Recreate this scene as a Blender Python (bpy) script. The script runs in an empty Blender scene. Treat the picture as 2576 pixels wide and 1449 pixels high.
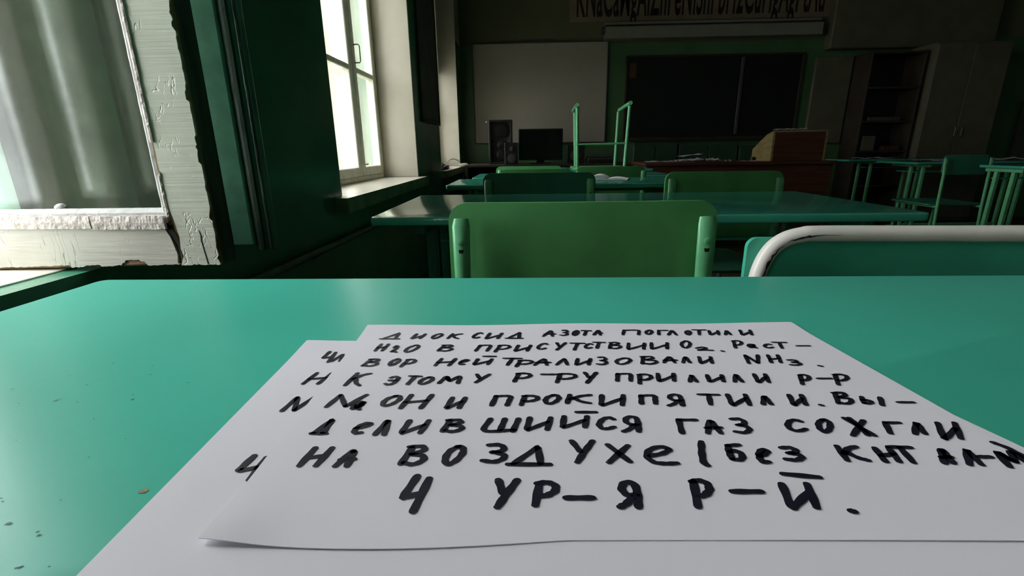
import bpy, bmesh, math, random
from mathutils import Vector, Matrix
random.seed(7)
SC = bpy.context.scene
COL = SC.collection
PI = math.pi

# ------------------------------------------------------------------ camera, sky, light, exposure
cam_d = bpy.data.cameras.new('camera'); cam = bpy.data.objects.new('camera', cam_d); COL.objects.link(cam)
SC.camera = cam
pitch, roll, yaw = math.radians(16.4), math.radians(0.8), math.radians(-2.0)
fw = Vector((math.sin(yaw)*math.cos(pitch), math.cos(yaw)*math.cos(pitch), -math.sin(pitch)))
rt0 = Vector((math.cos(yaw), -math.sin(yaw), 0)); up0 = rt0.cross(fw)
rt = rt0*math.cos(roll) - up0*math.sin(roll); up = up0*math.cos(roll) + rt0*math.sin(roll)
M = Matrix((rt, up, -fw)).transposed().to_4x4(); M.translation = Vector((0, 0, .886))
cam.matrix_world = M
cam_d.sensor_fit = 'HORIZONTAL'; cam_d.sensor_width = 36.0
cam_d.lens = 1190.0/2576.0*36.0
cam_d.clip_start = .02; cam_d.clip_end = 300

SC.view_settings.view_transform = 'Standard'
SC.view_settings.look = 'None'
SC.view_settings.gamma = 1.0
SC.view_settings.use_curve_mapping = False
SC.view_settings.exposure = 0.0

world = bpy.data.worlds.new('overcast_sky'); SC.world = world; world.use_nodes = True
wn = world.node_tree; wn.nodes.clear()
wo = wn.nodes.new('ShaderNodeOutputWorld'); wb = wn.nodes.new('ShaderNodeBackground')
wb.inputs[0].default_value = (.97, .985, 1.0, 1); wb.inputs[1].default_value = 15.0
wn.links.new(wb.outputs[0], wo.inputs[0])

WINDOWS = [(.20, .945), (1.98, 3.45), (4.38, 5.65), (-2.15, -.62)]   # openings in the window wall, along y
for (a, b) in WINDOWS:                                              # daylight portals in the openings (sampling aid for the sky)
    ld = bpy.data.lights.new('window_daylight', 'AREA'); ld.shape = 'RECTANGLE'
    ld.size = 2.05; ld.size_y = b-a
    ld.cycles.is_portal = True
    lo = bpy.data.objects.new('window_daylight', ld); COL.objects.link(lo)
    lo.location = (-1.27, (a+b)/2, 1.73); lo.rotation_euler = (0, -PI/2, 0)
try:
    SC.cycles.max_bounces = 10; SC.cycles.diffuse_bounces = 5; SC.cycles.glossy_bounces = 4
    SC.cycles.transparent_max_bounces = 16; SC.cycles.caustics_reflective = False; SC.cycles.caustics_refractive = False
    SC.cycles.sample_clamp_indirect = 4.0
except Exception: pass

# ------------------------------------------------------------------ helpers
def tag(o, label=None, cat=None, group=None, kind=None):
    if label: o['label'] = label
    if cat: o['category'] = cat
    if group: o['group'] = group
    if kind: o['kind'] = kind
    return o
def empty(name, loc=(0, 0, 0), rz=0, **k):
    o = bpy.data.objects.new(name, None); COL.objects.link(o)
    o.location = loc; o.rotation_euler = (0, 0, rz); o.empty_display_size = .1
    return tag(o, **k)
def obj(name, bm, m, parent=None, smooth=False, **k):
    me = bpy.data.meshes.new(name); bmesh.ops.recalc_face_normals(bm, faces=bm.faces)
    bm.to_mesh(me); bm.free()
    for mm in (m if isinstance(m, (list, tuple)) else [m]): me.materials.append(mm)
    if smooth:
        for p in me.polygons: p.use_smooth = True
        me.set_sharp_from_angle(angle=math.radians(40))
    o = bpy.data.objects.new(name, me); COL.objects.link(o)
    if parent: o.parent = parent
    return tag(o, **k)
def B(): return bmesh.new()
def box(bm, x0, x1, y0, y1, z0, z1, bev=0, seg=2, mi=0):
    t = bmesh.new(); bmesh.ops.create_cube(t, size=1)
    for v in t.verts:
        v.co = Vector((x0+(v.co.x+.5)*(x1-x0), y0+(v.co.y+.5)*(y1-y0), z0+(v.co.z+.5)*(z1-z0)))
    if bev > 0: bmesh.ops.bevel(t, geom=list(t.edges), offset=bev, segments=seg, affect='EDGES', profile=.5)
    merge(bm, t, mi); return bm
def merge(bm, t, mi=0):
    mp = {v: bm.verts.new(v.co) for v in t.verts}
    for f in t.faces:
        try: nf = bm.faces.new([mp[v] for v in f.verts]); nf.material_index = mi
        except ValueError: pass
    t.free()
def catmull(pts, n=5):
    P = [Vector(p) for p in pts]
    if len(P) < 3: return P
    Q = [P[0]*2-P[1]] + P + [P[-1]*2-P[-2]]; out = []
    for i in range(1, len(Q)-2):
        a, b, c, d = Q[i-1], Q[i], Q[i+1], Q[i+2]
        for k in range(n):
            t = k/n
            out.append(.5*((2*b)+(c-a)*t+(2*a-5*b+4*c-d)*t*t+(3*b-a-3*c+d)*t**3))
    out.append(P[-1]); return out
def tube(bm, pts, r, n=10, caps=True, flat=None, mi=0):
    """sweep a circle along pts; r may be a list; flat=(sx, sy) squashes it"""
    P = [Vector(p) for p in pts]; N = len(P); rings = []
    T = [(P[min(i+1, N-1)]-P[max(i-1, 0)]).normalized() for i in range(N)]
    u = T[0].orthogonal().normalized()
    if abs(T[0].z) > .7: u = Vector((1, 0, 0)); u = (u-T[0]*u.dot(T[0])).normalized()
    for i in range(N):
        u = (u-T[i]*u.dot(T[i])).normalized(); w = T[i].cross(u)
        rr = r[i] if isinstance(r, (list, tuple)) else r
        sx, sy = (flat[i] if isinstance(flat, list) else flat) if flat else (1, 1)
        rings.append([bm.verts.new(P[i]+u*math.cos(2*PI*k/n)*rr*sx+w*math.sin(2*PI*k/n)*rr*sy) for k in range(n)])
    for i in range(N-1):
        for k in range(n):
            f = bm.faces.new((rings[i][k], rings[i][(k+1) % n], rings[i+1][(k+1) % n], rings[i+1][k])); f.material_index = mi
    if caps:
        bm.faces.new(rings[0][::-1]).material_index = mi; bm.faces.new(rings[-1]).material_index = mi
    return bm
def prism(bm, outline, axis, a, b, mi=0):
    """outline: 2-D points; extruded along axis from a to b"""
    def mk(p, t):
        return {'x': (t, p[0], p[1]), 'y': (p[0], t, p[1]), 'z': (p[0], p[1], t)}[axis]
    lo = [bm.verts.new(mk(p, a)) for p in outline]; hi = [bm.verts.new(mk(p, b)) for p in outline]
    n = len(outline)
    bm.faces.new(lo[::-1]).material_index = mi; bm.faces.new(hi).material_index = mi
    for i in range(n): bm.faces.new((lo[i], lo[(i+1) % n], hi[(i+1) % n], hi[i])).material_index = mi
    return bm
def rrect(x0, x1, y0, y1, r, n=5, rb=None):
    rb = r if rb is None else rb; out = []
    for (cx, cy, a0, rr) in ((x1-rb, y0+rb, -PI/2, rb), (x1-r, y1-r, 0, r), (x0+r, y1-r, PI/2, r), (x0+rb, y0+rb, PI, rb)):
        for k in range(n+1):
            a = a0+PI/2*k/n; out.append((cx+rr*math.cos(a), cy+rr*math.sin(a)))
    return out
def disc(bm, c, nrm, r, t, n=14, mi=0):
    c = Vector(c); nrm = Vector(nrm).normalized(); tube(bm, [c, c+nrm*t*.7, c+nrm*t], [r, r, r*.7], n, mi=mi)
def copy_tree(o, parent=None):
    c = o.copy(); COL.objects.link(c); c.parent = parent
    for ch in list(o.children): copy_tree(ch, c)
    return c

# ------------------------------------------------------------------ materials
def mat(name, col, rough=.5, spec=.5, mott=.12, mscale=6, bump=.15, bscale=40, metal=0, chips=None, coat=0, stretch=None, bdist=.002, emit=None):
    m = bpy.data.materials.new(name); m.use_nodes = True; nt = m.node_tree; nd = nt.nodes; lk = nt.links
    p = nd['Principled BSDF']; p.inputs['Roughness'].default_value = rough; p.inputs['Metallic'].default_value = metal
    p.inputs['Specular IOR Level'].default_value = spec
    if coat: p.inputs['Coat Weight'].default_value = coat; p.inputs['Coat Roughness'].default_value = .08
    tc = nd.new('ShaderNodeTexCoord'); src = tc.outputs['Object']
    if stretch:
        mp = nd.new('ShaderNodeMapping'); mp.inputs['Scale'].default_value = stretch; lk.new(src, mp.inputs[0]); src = mp.outputs[0]
    n1 = nd.new('ShaderNodeTexNoise'); n1.inputs['Scale'].default_value = mscale; n1.inputs['Detail'].default_value = 5; lk.new(src, n1.inputs['Vector'])
    mx = nd.new('ShaderNodeMix'); mx.data_type = 'RGBA'
    c = (*col, 1); mx.inputs[6].default_value = tuple(v*(1-mott) for v in col)+(1,); mx.inputs[7].default_value = tuple(min(1, v*(1+mott)) for v in col)+(1,)
    rp = nd.new('ShaderNodeMapRange'); rp.inputs[1].default_value = .35; rp.inputs[2].default_value = .65
    lk.new(n1.outputs['Fac'], rp.inputs[0]); lk.new(rp.outputs[0], mx.inputs[0]); out = mx.outputs[2]
    if chips:   # (colour, threshold, scale): small worn-through flecks
        ccol, th, cs = chips
        n3 = nd.new('ShaderNodeTexNoise'); n3.inputs['Scale'].default_value = cs; n3.inputs['Detail'].default_value = 3; lk.new(tc.outputs['Object'], n3.inputs['Vector'])
        r3 = nd.new('ShaderNodeMapRange'); r3.inputs[1].default_value = th; r3.inputs[2].default_value = th+.02; lk.new(n3.outputs['Fac'], r3.inputs[0])
        m3 = nd.new('ShaderNodeMix'); m3.data_type = 'RGBA'; lk.new(r3.outputs[0], m3.inputs[0]); lk.new(out, m3.inputs[6]); m3.inputs[7].default_value = (*ccol, 1); out = m3.outputs[2]
    lk.new(out, p.inputs['Base Color'])
    if bump:
        n2 = nd.new('ShaderNodeTexNoise'); n2.inputs['Scale'].default_value = bscale; n2.inputs['Detail'].default_value = 4; lk.new(src, n2.inputs['Vector'])
        bp = nd.new('ShaderNodeBump'); bp.inputs['Strength'].default_value = bump; bp.inputs['Distance'].default_value = bdist
        lk.new(n2.outputs['Fac'], bp.inputs['Height']); lk.new(bp.outputs[0], p.inputs['Normal'])
    return m
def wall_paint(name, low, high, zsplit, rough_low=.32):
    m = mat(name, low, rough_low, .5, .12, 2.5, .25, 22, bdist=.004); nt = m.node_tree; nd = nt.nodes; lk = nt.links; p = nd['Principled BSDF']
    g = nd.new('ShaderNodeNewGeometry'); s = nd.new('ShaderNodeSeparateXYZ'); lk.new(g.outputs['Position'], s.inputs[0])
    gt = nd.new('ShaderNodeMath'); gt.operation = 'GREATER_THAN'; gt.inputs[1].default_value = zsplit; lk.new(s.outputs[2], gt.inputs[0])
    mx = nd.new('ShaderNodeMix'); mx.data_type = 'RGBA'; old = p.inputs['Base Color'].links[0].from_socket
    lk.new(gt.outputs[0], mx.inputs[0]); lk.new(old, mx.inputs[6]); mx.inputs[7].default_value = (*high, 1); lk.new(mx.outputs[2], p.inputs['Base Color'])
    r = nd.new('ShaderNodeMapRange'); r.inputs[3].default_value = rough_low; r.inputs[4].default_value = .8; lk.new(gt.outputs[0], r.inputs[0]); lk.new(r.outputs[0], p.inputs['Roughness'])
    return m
def glass(name, dirt_col, base, amp, streak=(30, 30, 2.2), tint=(1, 1, 1), scale=1.0):
    m = bpy.data.materials.new(name); m.use_nodes = True; nt = m.node_tree; nd = nt.nodes; lk = nt.links; nd.clear()
    o = nd.new('ShaderNodeOutputMaterial'); tr = nd.new('ShaderNodeBsdfTransparent'); tr.inputs[0].default_value = (*tint, 1)
    gl = nd.new('ShaderNodeBsdfGlossy'); gl.inputs['Roughness'].default_value = .06
    lw = nd.new('ShaderNodeLayerWeight'); lw.inputs[0].default_value = .5; pw = nd.new('ShaderNodeMath'); pw.operation = 'POWER'; pw.inputs[1].default_value = 4.5; lk.new(lw.outputs['Facing'], pw.inputs[0])
    fr = nd.new('ShaderNodeMapRange'); fr.inputs[3].default_value = .03; fr.inputs[4].default_value = .8; lk.new(pw.outputs[0], fr.inputs[0])
    m1 = nd.new('ShaderNodeMixShader'); lk.new(fr.outputs[0], m1.inputs[0]); lk.new(tr.outputs[0], m1.inputs[1]); lk.new(gl.outputs[0], m1.inputs[2])
    df = nd.new('ShaderNodeBsdfDiffuse'); df.inputs[0].default_value = (*dirt_col, 1); tl = nd.new('ShaderNodeBsdfTranslucent'); tl.inputs[0].default_value = (*dirt_col, 1)
    m2 = nd.new('ShaderNodeMixShader'); m2.inputs[0].default_value = .5; lk.new(df.outputs[0], m2.inputs[1]); lk.new(tl.outputs[0], m2.inputs[2])
    tc = nd.new('ShaderNodeTexCoord'); mp = nd.new('ShaderNodeMapping'); mp.inputs['Scale'].default_value = streak; lk.new(tc.outputs['Object'], mp.inputs[0])
    n = nd.new('ShaderNodeTexNoise'); n.inputs['Scale'].default_value = scale; n.inputs['Detail'].default_value = 6; n.inputs['Roughness'].default_value = .6; lk.new(mp.outputs[0], n.inputs['Vector'])
    n2 = nd.new('ShaderNodeTexNoise'); n2.inputs['Scale'].default_value = 9; n2.inputs['Detail'].default_value = 3; lk.new(tc.outputs['Object'], n2.inputs['Vector'])
    mu = nd.new('ShaderNodeMath'); mu.operation = 'MULTIPLY'; lk.new(n.outputs['Fac'], mu.inputs[0]); lk.new(n2.outputs['Fac'], mu.inputs[1])
    r = nd.new('ShaderNodeMapRange'); r.inputs[1].default_value = .12; r.inputs[2].default_value = .42; r.inputs[3].default_value = base; r.inputs[4].default_value = base+amp; lk.new(mu.outputs[0], r.inputs[0])
    m3 = nd.new('ShaderNodeMixShader'); lk.new(r.outputs[0], m3.inputs[0]); lk.new(m1.outputs[0], m3.inputs[1]); lk.new(m2.outputs[0], m3.inputs[2])
    lk.new(m3.outputs[0], o.inputs[0]); return m
def peeling(name, col, wood, grain=(8, 8, 220), crack=.5, crk=(110, 40, 14)):
    """old white oil paint: brush grain, hairline cracks, a little yellowing"""
    m = mat(name, col, .42, .4, .07, 14, 0); nt = m.node_tree; nd = nt.nodes; lk = nt.links; p = nd['Principled BSDF']
    tc = nd.new('ShaderNodeTexCoord'); mp = nd.new('ShaderNodeMapping'); mp.inputs['Scale'].default_value = grain; lk.new(tc.outputs['Object'], mp.inputs[0])
    n = nd.new('ShaderNodeTexNoise'); n.inputs['Scale'].default_value = 1; n.inputs['Detail'].default_value = 4; lk.new(mp.outputs[0], n.inputs['Vector'])
    wv = nd.new('ShaderNodeTexNoise'); wv.inputs['Scale'].default_value = 40; wv.inputs['Detail'].default_value = 3; lk.new(tc.outputs['Object'], wv.inputs['Vector'])
    mx = nd.new('ShaderNodeVectorMath'); mx.operation = 'MULTIPLY_ADD'; lk.new(wv.outputs['Color'], mx.inputs[0]); mx.inputs[1].default_value = (.012, .012, .012); lk.new(tc.outputs['Object'], mx.inputs[2])
    mq = nd.new('ShaderNodeMapping'); mq.inputs['Scale'].default_value = crk; lk.new(mx.outputs[0], mq.inputs[0])
    v = nd.new('ShaderNodeTexNoise'); v.inputs['Scale'].default_value = 1; v.inputs['Detail'].default_value = 2; lk.new(mq.outputs[0], v.inputs['Vector'])
    vs = nd.new('ShaderNodeMath'); vs.operation = 'SUBTRACT'; vs.inputs[1].default_value = .5; lk.new(v.outputs['Fac'], vs.inputs[0]); va = nd.new('ShaderNodeMath'); va.operation = 'ABSOLUTE'; lk.new(vs.outputs[0], va.inputs[0])
    msk = nd.new('ShaderNodeTexNoise'); msk.inputs['Scale'].default_value = 16; lk.new(tc.outputs['Object'], msk.inputs['Vector'])
    r = nd.new('ShaderNodeMapRange'); r.inputs[1].default_value = 0; r.inputs[2].default_value = .022; r.inputs[3].default_value = 0; r.inputs[4].default_value = 1; lk.new(va.outputs[0], r.inputs[0])
    rm = nd.new('ShaderNodeMapRange'); rm.inputs[1].default_value = .52; rm.inputs[2].default_value = .6; lk.new(msk.outputs['Fac'], rm.inputs[0])
    inv = nd.new('ShaderNodeMath'); inv.operation = 'SUBTRACT'; inv.inputs[0].default_value = 1; lk.new(r.outputs[0], inv.inputs[1])
    cr = nd.new('ShaderNodeMath'); cr.operation = 'MULTIPLY'; lk.new(inv.outputs[0], cr.inputs[0]); lk.new(rm.outputs[0], cr.inputs[1])
    c2 = nd.new('ShaderNodeMath'); c2.operation = 'MULTIPLY'; c2.inputs[1].default_value = crack; lk.new(cr.outputs[0], c2.inputs[0])
    old = p.inputs['Base Color'].links[0].from_socket; mc = nd.new('ShaderNodeMix'); mc.data_type = 'RGBA'
    lk.new(c2.outputs[0], mc.inputs[0]); lk.new(old, mc.inputs[6]); mc.inputs[7].default_value = (*wood, 1); lk.new(mc.outputs[2], p.inputs['Base Color'])
    h = nd.new('ShaderNodeMath'); h.operation = 'SUBTRACT'; lk.new(n.outputs['Fac'], h.inputs[0]); lk.new(cr.outputs[0], h.inputs[1])
    bp = nd.new('ShaderNodeBump'); bp.inputs['Strength'].default_value = .55; bp.inputs['Distance'].default_value = .0012; lk.new(h.outputs[0], bp.inputs['Height']); lk.new(bp.outputs[0], p.inputs['Normal'])
    return m

WHITE_WOOD = (.62, .60, .52)
M = {}
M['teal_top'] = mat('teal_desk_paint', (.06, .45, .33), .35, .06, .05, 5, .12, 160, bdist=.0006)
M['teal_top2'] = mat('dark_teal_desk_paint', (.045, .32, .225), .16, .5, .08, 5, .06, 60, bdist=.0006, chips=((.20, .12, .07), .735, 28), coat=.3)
M['teal_board'] = mat('teal_plywood_paint', (.05, .40, .27), .45, .4, .08, 8, .25, 150, bdist=.0006)
M['green_board'] = mat('green_plywood_paint', (.09, .33, .11), .42, .45, .12, 9, .3, 90, bdist=.0008)
M['dark_board'] = mat('dark_green_plywood_paint', (.03, .17, .11), .4, .45, .1, 9, .2, 90, bdist=.0008)
M['green_metal'] = mat('green_metal_paint', (.11, .40, .19), .32, .5, .12, 30, .25, 120, bdist=.0006, chips=((.10, .13, .06), .71, 60))
M['white_tube'] = mat('white_tube_paint', (.76, .74, .69), .33, .5, .05, 20, .1, 150, bdist=.0004, chips=((.05, .04, .04), .765, 75))
M['bare_metal'] = mat('bare_dark_metal', (.04, .035, .04), .5, .5, .2, 80, .2, 200)
M['dark_hole'] = mat('dark_recess', (.012, .015, .008), .8, .2, .1)
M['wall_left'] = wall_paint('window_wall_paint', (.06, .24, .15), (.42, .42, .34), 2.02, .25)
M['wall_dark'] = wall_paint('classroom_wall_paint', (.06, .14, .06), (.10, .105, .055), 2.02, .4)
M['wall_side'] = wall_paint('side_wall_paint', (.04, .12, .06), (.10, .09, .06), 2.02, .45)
M['ceiling'] = mat('whitewash', (.36, .36, .33), .9, .2, .05)
M['plaster'] = mat('white_reveal_paint', (.50, .475, .40), .6, .3, .08, 4, .3, 30, bdist=.003)
M['green_reveal'] = mat('green_reveal_paint', (.07, .20, .13), .4, .4, .15, 6, .4, 50, bdist=.002)
M['frame_white'] = mat('window_frame_paint', (.88, .86, .74), .38, .5, .1, 18, .3, 90, bdist=.001)
M['sill_white'] = mat('sill_paint', (.62, .60, .51), .35, .5, .1, 12, .3, 40, bdist=.001)
M['sill_green'] = mat('sill_edge_paint', (.20, .33, .19), .4, .4, .25, 12, .4, 60, bdist=.001)
M['floor'] = mat('brown_floorboards_paint', (.07, .04, .02), .45, .4, .2, 3, .2, 20)
M['pipe'] = mat('pipe_paint', (.09, .15, .09), .35, .5, .15, 20)
M['peel_stile'] = peeling('peeling_white_paint', (.56, .59, .50), (.20, .17, .11), (7, 7, 230), .2, (70, 40, 25))
M['peel_rail'] = peeling('peeling_white_rail_paint', (.50, .49, .43), (.16, .12, .07), (10, 10, 150), .7, (120, 40, 12))
M['bead'] = mat('glazing_bead_paint', (.60, .54, .50), .55, .3, .18, 60, .8, 120, bdist=.003)
M['putty'] = mat('grey_putty', (.50, .52, .50), .6, .3, .1, 30, .5, 90, bdist=.002)
M['wood'] = mat('bare_weathered_wood', (.24, .16, .09), .75, .2, .35, 25, .5, 60, stretch=(1, 1, .12))
M['green_sash'] = mat('green_sash_paint', (.085, .24, .165), .3, .45, .18, 25, .4, 70, bdist=.001)
M['green_sash_dark'] = mat('old_dark_sash_paint', (.05, .085, .06), .5, .4, .35, 60, .5, 60, bdist=.002, stretch=(1, 1, .15))
M['dirty_glass'] = glass('dirty_near_glass', (.12, .145, .115), .16, .30, tint=(.93, .98, .93))
M['glass'] = glass('dusty_window_glass', (.85, .84, .72), .10, .07, (6, 6, 2))
M['paper'] = mat('white_paper', (.80, .79, .86), .65, .25, .015, 8, .05, 30, bdist=.001)
M['ink'] = mat('marker_ink', (.011, .010, .022), .42, .4, .3, 60, 0)
M['screen_board'] = mat('white_board_surface', (.32, .30, .25), .5, .4, .05, 2, .05)
M['black_board'] = mat('blackboard_surface', (.006, .009, .007), .55, .3, .1)
M['cloth_case'] = mat('projector_screen_case', (.20, .205, .17), .5, .4, .05)
M['banner'] = mat('banner_paper', (.19, .155, .105), .8, .2, .1)
M['black_ink'] = mat('banner_lettering', (.02, .018, .015), .8, .2, .05)
M['black_plastic'] = mat('black_plastic', (.012, .012, .013), .35, .5, .05)
M['grey_plastic'] = mat('dark_grey_plastic', (.06, .06, .06), .45, .4, .1)
M['screen'] = mat('dark_monitor_screen', (.004, .004, .006), .12, .5, .02, bump=0)
M['brown_wood'] = mat('reddish_brown_varnish', (.055, .02, .011), .4, .4, .3, 8, .1, stretch=(.3, 1, 5))
M['light_wood'] = mat('light_plywood', (.18, .14, .055), .5, .4, .2, 10, .1, stretch=(1, 1, 4))
M['pale_panel'] = mat('pale_painted_panel', (.11, .105, .07), .6, .3, .1)
M['dark_cab'] = mat('dark_cabinet_wood', (.035, .028, .018), .5, .3, .2)
M['green_cup'] = mat('green_cupboard_paint', (.025, .06, .03), .45, .4, .1)
M['wallboard'] = mat('dark_display_board', (.12, .115, .10), .6, .3, .15)
M['chrome'] = mat('dull_steel', (.35, .35, .33), .3, .5, .1, metal=.8)
M['scuff'] = mat('pencil_scuff', (.02, .13, .10), .6, .2, .3, 90, 0)
M['chip'] = mat('bare_chip', (.42, .40, .24), .7, .2, .5, 120, .5)
M['foil'] = mat('bluish_black_bag', (.02, .02, .035), .3, .5, .2)
M['orange'] = mat('faded_orange_cover', (.06, .03, .015), .6, .3, .2)
M['asphalt'] = mat('yard_ground', (.22, .22, .20), .9, .2, .1)
M['teal_metal'] = mat('dark_teal_metal_paint', (.02, .12, .08), .4, .4, .12, 30, .2, 120)

# ------------------------------------------------------------------ the room shell
WX = -.775; OX = -1.25; SILL = .704; LINT = 2.75
XR = 6.35; YF = 6.0; YB = -3.1; HC = 3.25
bm = B(); box(bm, OX, XR+.2, YB-.2, YF+.2, -.12, 0); obj('floor', bm, M['floor'], kind='structure', label='dark brown painted floor of the classroom')
bm = B(); box(bm, OX, XR+.2, YB-.2, YF+.2, HC, HC+.12); obj('ceiling', bm, M['ceiling'], kind='structure', label='whitewashed classroom ceiling')
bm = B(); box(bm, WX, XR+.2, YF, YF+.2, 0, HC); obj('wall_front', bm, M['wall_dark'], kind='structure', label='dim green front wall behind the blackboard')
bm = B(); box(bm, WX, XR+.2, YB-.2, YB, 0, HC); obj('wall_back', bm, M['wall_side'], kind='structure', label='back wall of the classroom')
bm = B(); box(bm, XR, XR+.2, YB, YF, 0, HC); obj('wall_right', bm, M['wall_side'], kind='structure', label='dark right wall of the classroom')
bm = B(); ed = [YB-.2]
for a, b in sorted(WINDOWS): ed += [a, b]
ed += [YF+.2]
for i in range(0, len(ed), 2): box(bm, OX, WX, ed[i], ed[i+1], 0, HC)
for a, b in WINDOWS:
    box(bm, OX, WX, a, b, 0, SILL-.065 if a != WINDOWS[0][0] else SILL-.0155); box(bm, OX, WX, a, b, LINT, HC)
box(bm, OX, -1.135, .865, WINDOWS[0][1], SILL-.0155, LINT)     # masonry rebate added to the near window to block bright sky behind the glass
obj('wall_left', bm, M['wall_left'], kind='structure', label='glossy dark green window wall with piers between the windows')

def reveal(n, a, b, m, lab):
    bm = B(); t = .012
    box(bm, -1.03, WX-.001, b-t, b, SILL, LINT, .003, 1); box(bm, -1.03, WX-.001, a, a+t, SILL, LINT, .003, 1); box(bm, -1.03, WX-.001, a+t, b-t, LINT-t, LINT)
    obj('trim_%d' % n, bm, m, kind='structure', label=lab)
reveal(1, *WINDOWS[0], M['green_reveal'], 'green painted window reveal beside the open casement')
reveal(2, *WINDOWS[1], M['plaster'], 'white painted reveal of the bright middle window')
reveal(3, *WINDOWS[2], M['plaster'], 'white painted reveal of the farthest window')
reveal(4, *WINDOWS[3], M['plaster'], 'white reveal of the window behind the nearest desk')

def sill(a, b, lab):
    bm = B()
    box(bm, -1.03, WX, a, b, SILL-.06, SILL)          # inside the opening
    prism(bm, [(WX, a-.075), (-.724, a-.075), (-.72, a-.07), (-.72, b+.07), (-.724, b+.075), (WX, b+.075)], 'z', SILL-.06, SILL)
    for f in bm.faces:
        if f.normal.z > -2 and abs(f.normal.z) < .5: f.material_index = 1
    bm.normal_update()
    for f in bm.faces: f.material_index = 0 if abs(f.normal.z) > .5 and f.calc_center_median().z > SILL-.01 else 1
    return obj('window_sill', bm, [M['sill_white'], M['sill_green']], label=lab, cat='window sill')
bm = B(); box(bm, -1.03, -.824, WINDOWS[0][0]+.001, WINDOWS[0][1]-.001, SILL-.016, SILL-.013, .001, 1)
obj('window_sill', bm, M['sill_white'], label='near white window sill under the open casement', cat='window sill')
sill(*WINDOWS[1], 'bright white window sill with green edge in the middle window')
sill(*WINDOWS[2], 'farthest window sill holding cables and a black bag')
sill(*WINDOWS[3], 'white window sill behind the nearest desk')

def pane_mesh(x, y0, y1, z0, z1):
    bm = B(); box(bm, x-.0015, x+.0015, y0, y1, z0, z1); return bm
def window(n, a, b, lights, skip=(), oskip=(), handles=(), transom=1.35, lab=''):
    """two-layer wooden window: fixed frame, inner sashes at x=-1.03, outer sashes at x=-1.17"""
    w = empty('window_%d' % n, (0, 0, 0)); tag(w, label=lab, kind='structure')
    for li, (xi, inner) in enumerate(((-1.05, True), (-1.19, False))):
        bm = B(); x0, x1 = xi-.03, xi+.03
        if n == 1 and not inner: b = .864
        box(bm, x0, x1, a, a+.035, SILL, LINT, .004, 1); box(bm, x0, x1, b-.035, b, SILL, LINT, .004, 1)
        box(bm, x0, x1, a+.035, b-.035, SILL, SILL+.03, .004, 1); box(bm, x0, x1, a+.035, b-.035, LINT-.04, LINT, .004, 1)
        for q in lights[1:-1]: box(bm, x0, x1, q-.012, q+.012, SILL+.03, LINT-.04, .003, 1)
        obj('window_frame', bm, M['frame_white'], w)
        for k in range(len(lights)-1):
            if k in (skip if inner else oskip): continue
            y0, y1 = lights[k]+.014, lights[k+1]-.014
            if k == 0: y0 = a+.036
            if k == len(lights)-2: y1 = b-.036
            bm = B(); s = .048; xs0, xs1 = xi-.018, xi+.034
            z0, z1 = SILL+.031, LINT-.042
            box(bm, xs0, xs1, y0, y0+s, z0, z1, .005, 1); box(bm, xs0, xs1, y1-s, y1, z0, z1, .005, 1)
            box(bm, xs0, xs1, y0+s, y1-s, z0, z0+.055, .005, 1); box(bm, xs0, xs1, y0+s, y1-s, z1-.055, z1, .005, 1)
            for t in (transom, transom+.75): box(bm, xs0+.004, xs1-.004, y0+s, y1-s, t-.016, t+.016, .004, 1)
            sa = obj('sash', bm, M['frame_white'], w)
            for (p0, p1) in ((z0+.055, transom-.016), (transom+.016, transom+.734), (transom+.766, z1-.055)):
                obj('pane', pane_mesh(xi+.004, y0+s, y1-s, p0, p1), M['glass'], sa)
            if inner and k in handles:
                bm = B(); yy = y0+.024; zz = transom+.035
                tube(bm, [(xs1, yy, zz), (xs1+.03, yy, zz), (xs1+.036, yy, zz+.008), (xs1+.036, yy, zz+.09), (xs1+.03, yy, zz+.098), (xs1, yy, zz+.098)], .004, 8)
                obj('handle', bm, M['chrome'], sa, smooth=True, label='grey pull handle of bent rod')
                bm = B(); tube(bm, [(xs1+.004, yy-.03, SILL+.105), (xs1+.012, yy-.01, SILL+.10), (xs1+.012, yy+.03, SILL+.102)], .005, 8)
                obj('latch', bm, M['frame_white'], sa, smooth=True)
    return w
W1 = window(1, *WINDOWS[0], [.20, .43, .945], skip=(1,), oskip=(1,), lab='near window with its white casement swung open over the sill')
window(2, *WINDOWS[1], [1.98, 2.47, 2.985, 3.45], handles=(2,), lab='bright white double window with a pull handle')
window(3, *WINDOWS[2], [4.38, 4.8, 5.22, 5.65], lab='farthest white window beside the front wall')

window(4, *WINDOWS[3], [-2.15, -1.64, -1.13, -.62], lab='white window behind the nearest desk')
# yard outside, far below
bm = B(); box(bm, -60, OX-.02, -60, 60, -4.6, -4.5); obj('ground', bm, M['asphalt'], kind='structure', label='pale yard outside the windows')

# ------------------------------------------------------------------ open casement of the near window (faces the camera)
def jag(p0, p1, n, amp, rnd, bias=0):
    """points from p0 to p1 pushed sideways by up to amp, like a flaked paint edge"""
    p0, p1 = Vector(p0), Vector(p1); d = (p1-p0); nn = Vector((-d.y, d.x)).normalized(); out = []; cur = 0
    for k in range(n):
        t = k/n; cur = cur*.55+rnd.uniform(-1, 1)*.6
        if rnd.random() < .10: cur = 1.4
        out.append(tuple(p0+d*(t+rnd.uniform(-.3, .3)/n)+nn*max(0, cur+bias)*amp))
    return out
rn = random.Random(3)
CY = .785; ZB = .699; ZT = 2.30; XS = -.5315; XI = -.606      # front plane, bottom, top, free edge, inner edge of the stile
bm = B()
box(bm, XI, XS, CY, CY+.042, ZB, ZT, .003, 1)                      # free stile
box(bm, -1.03, -.965, CY, CY+.042, ZB, ZT, .003, 1)                # hinge stile
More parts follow.
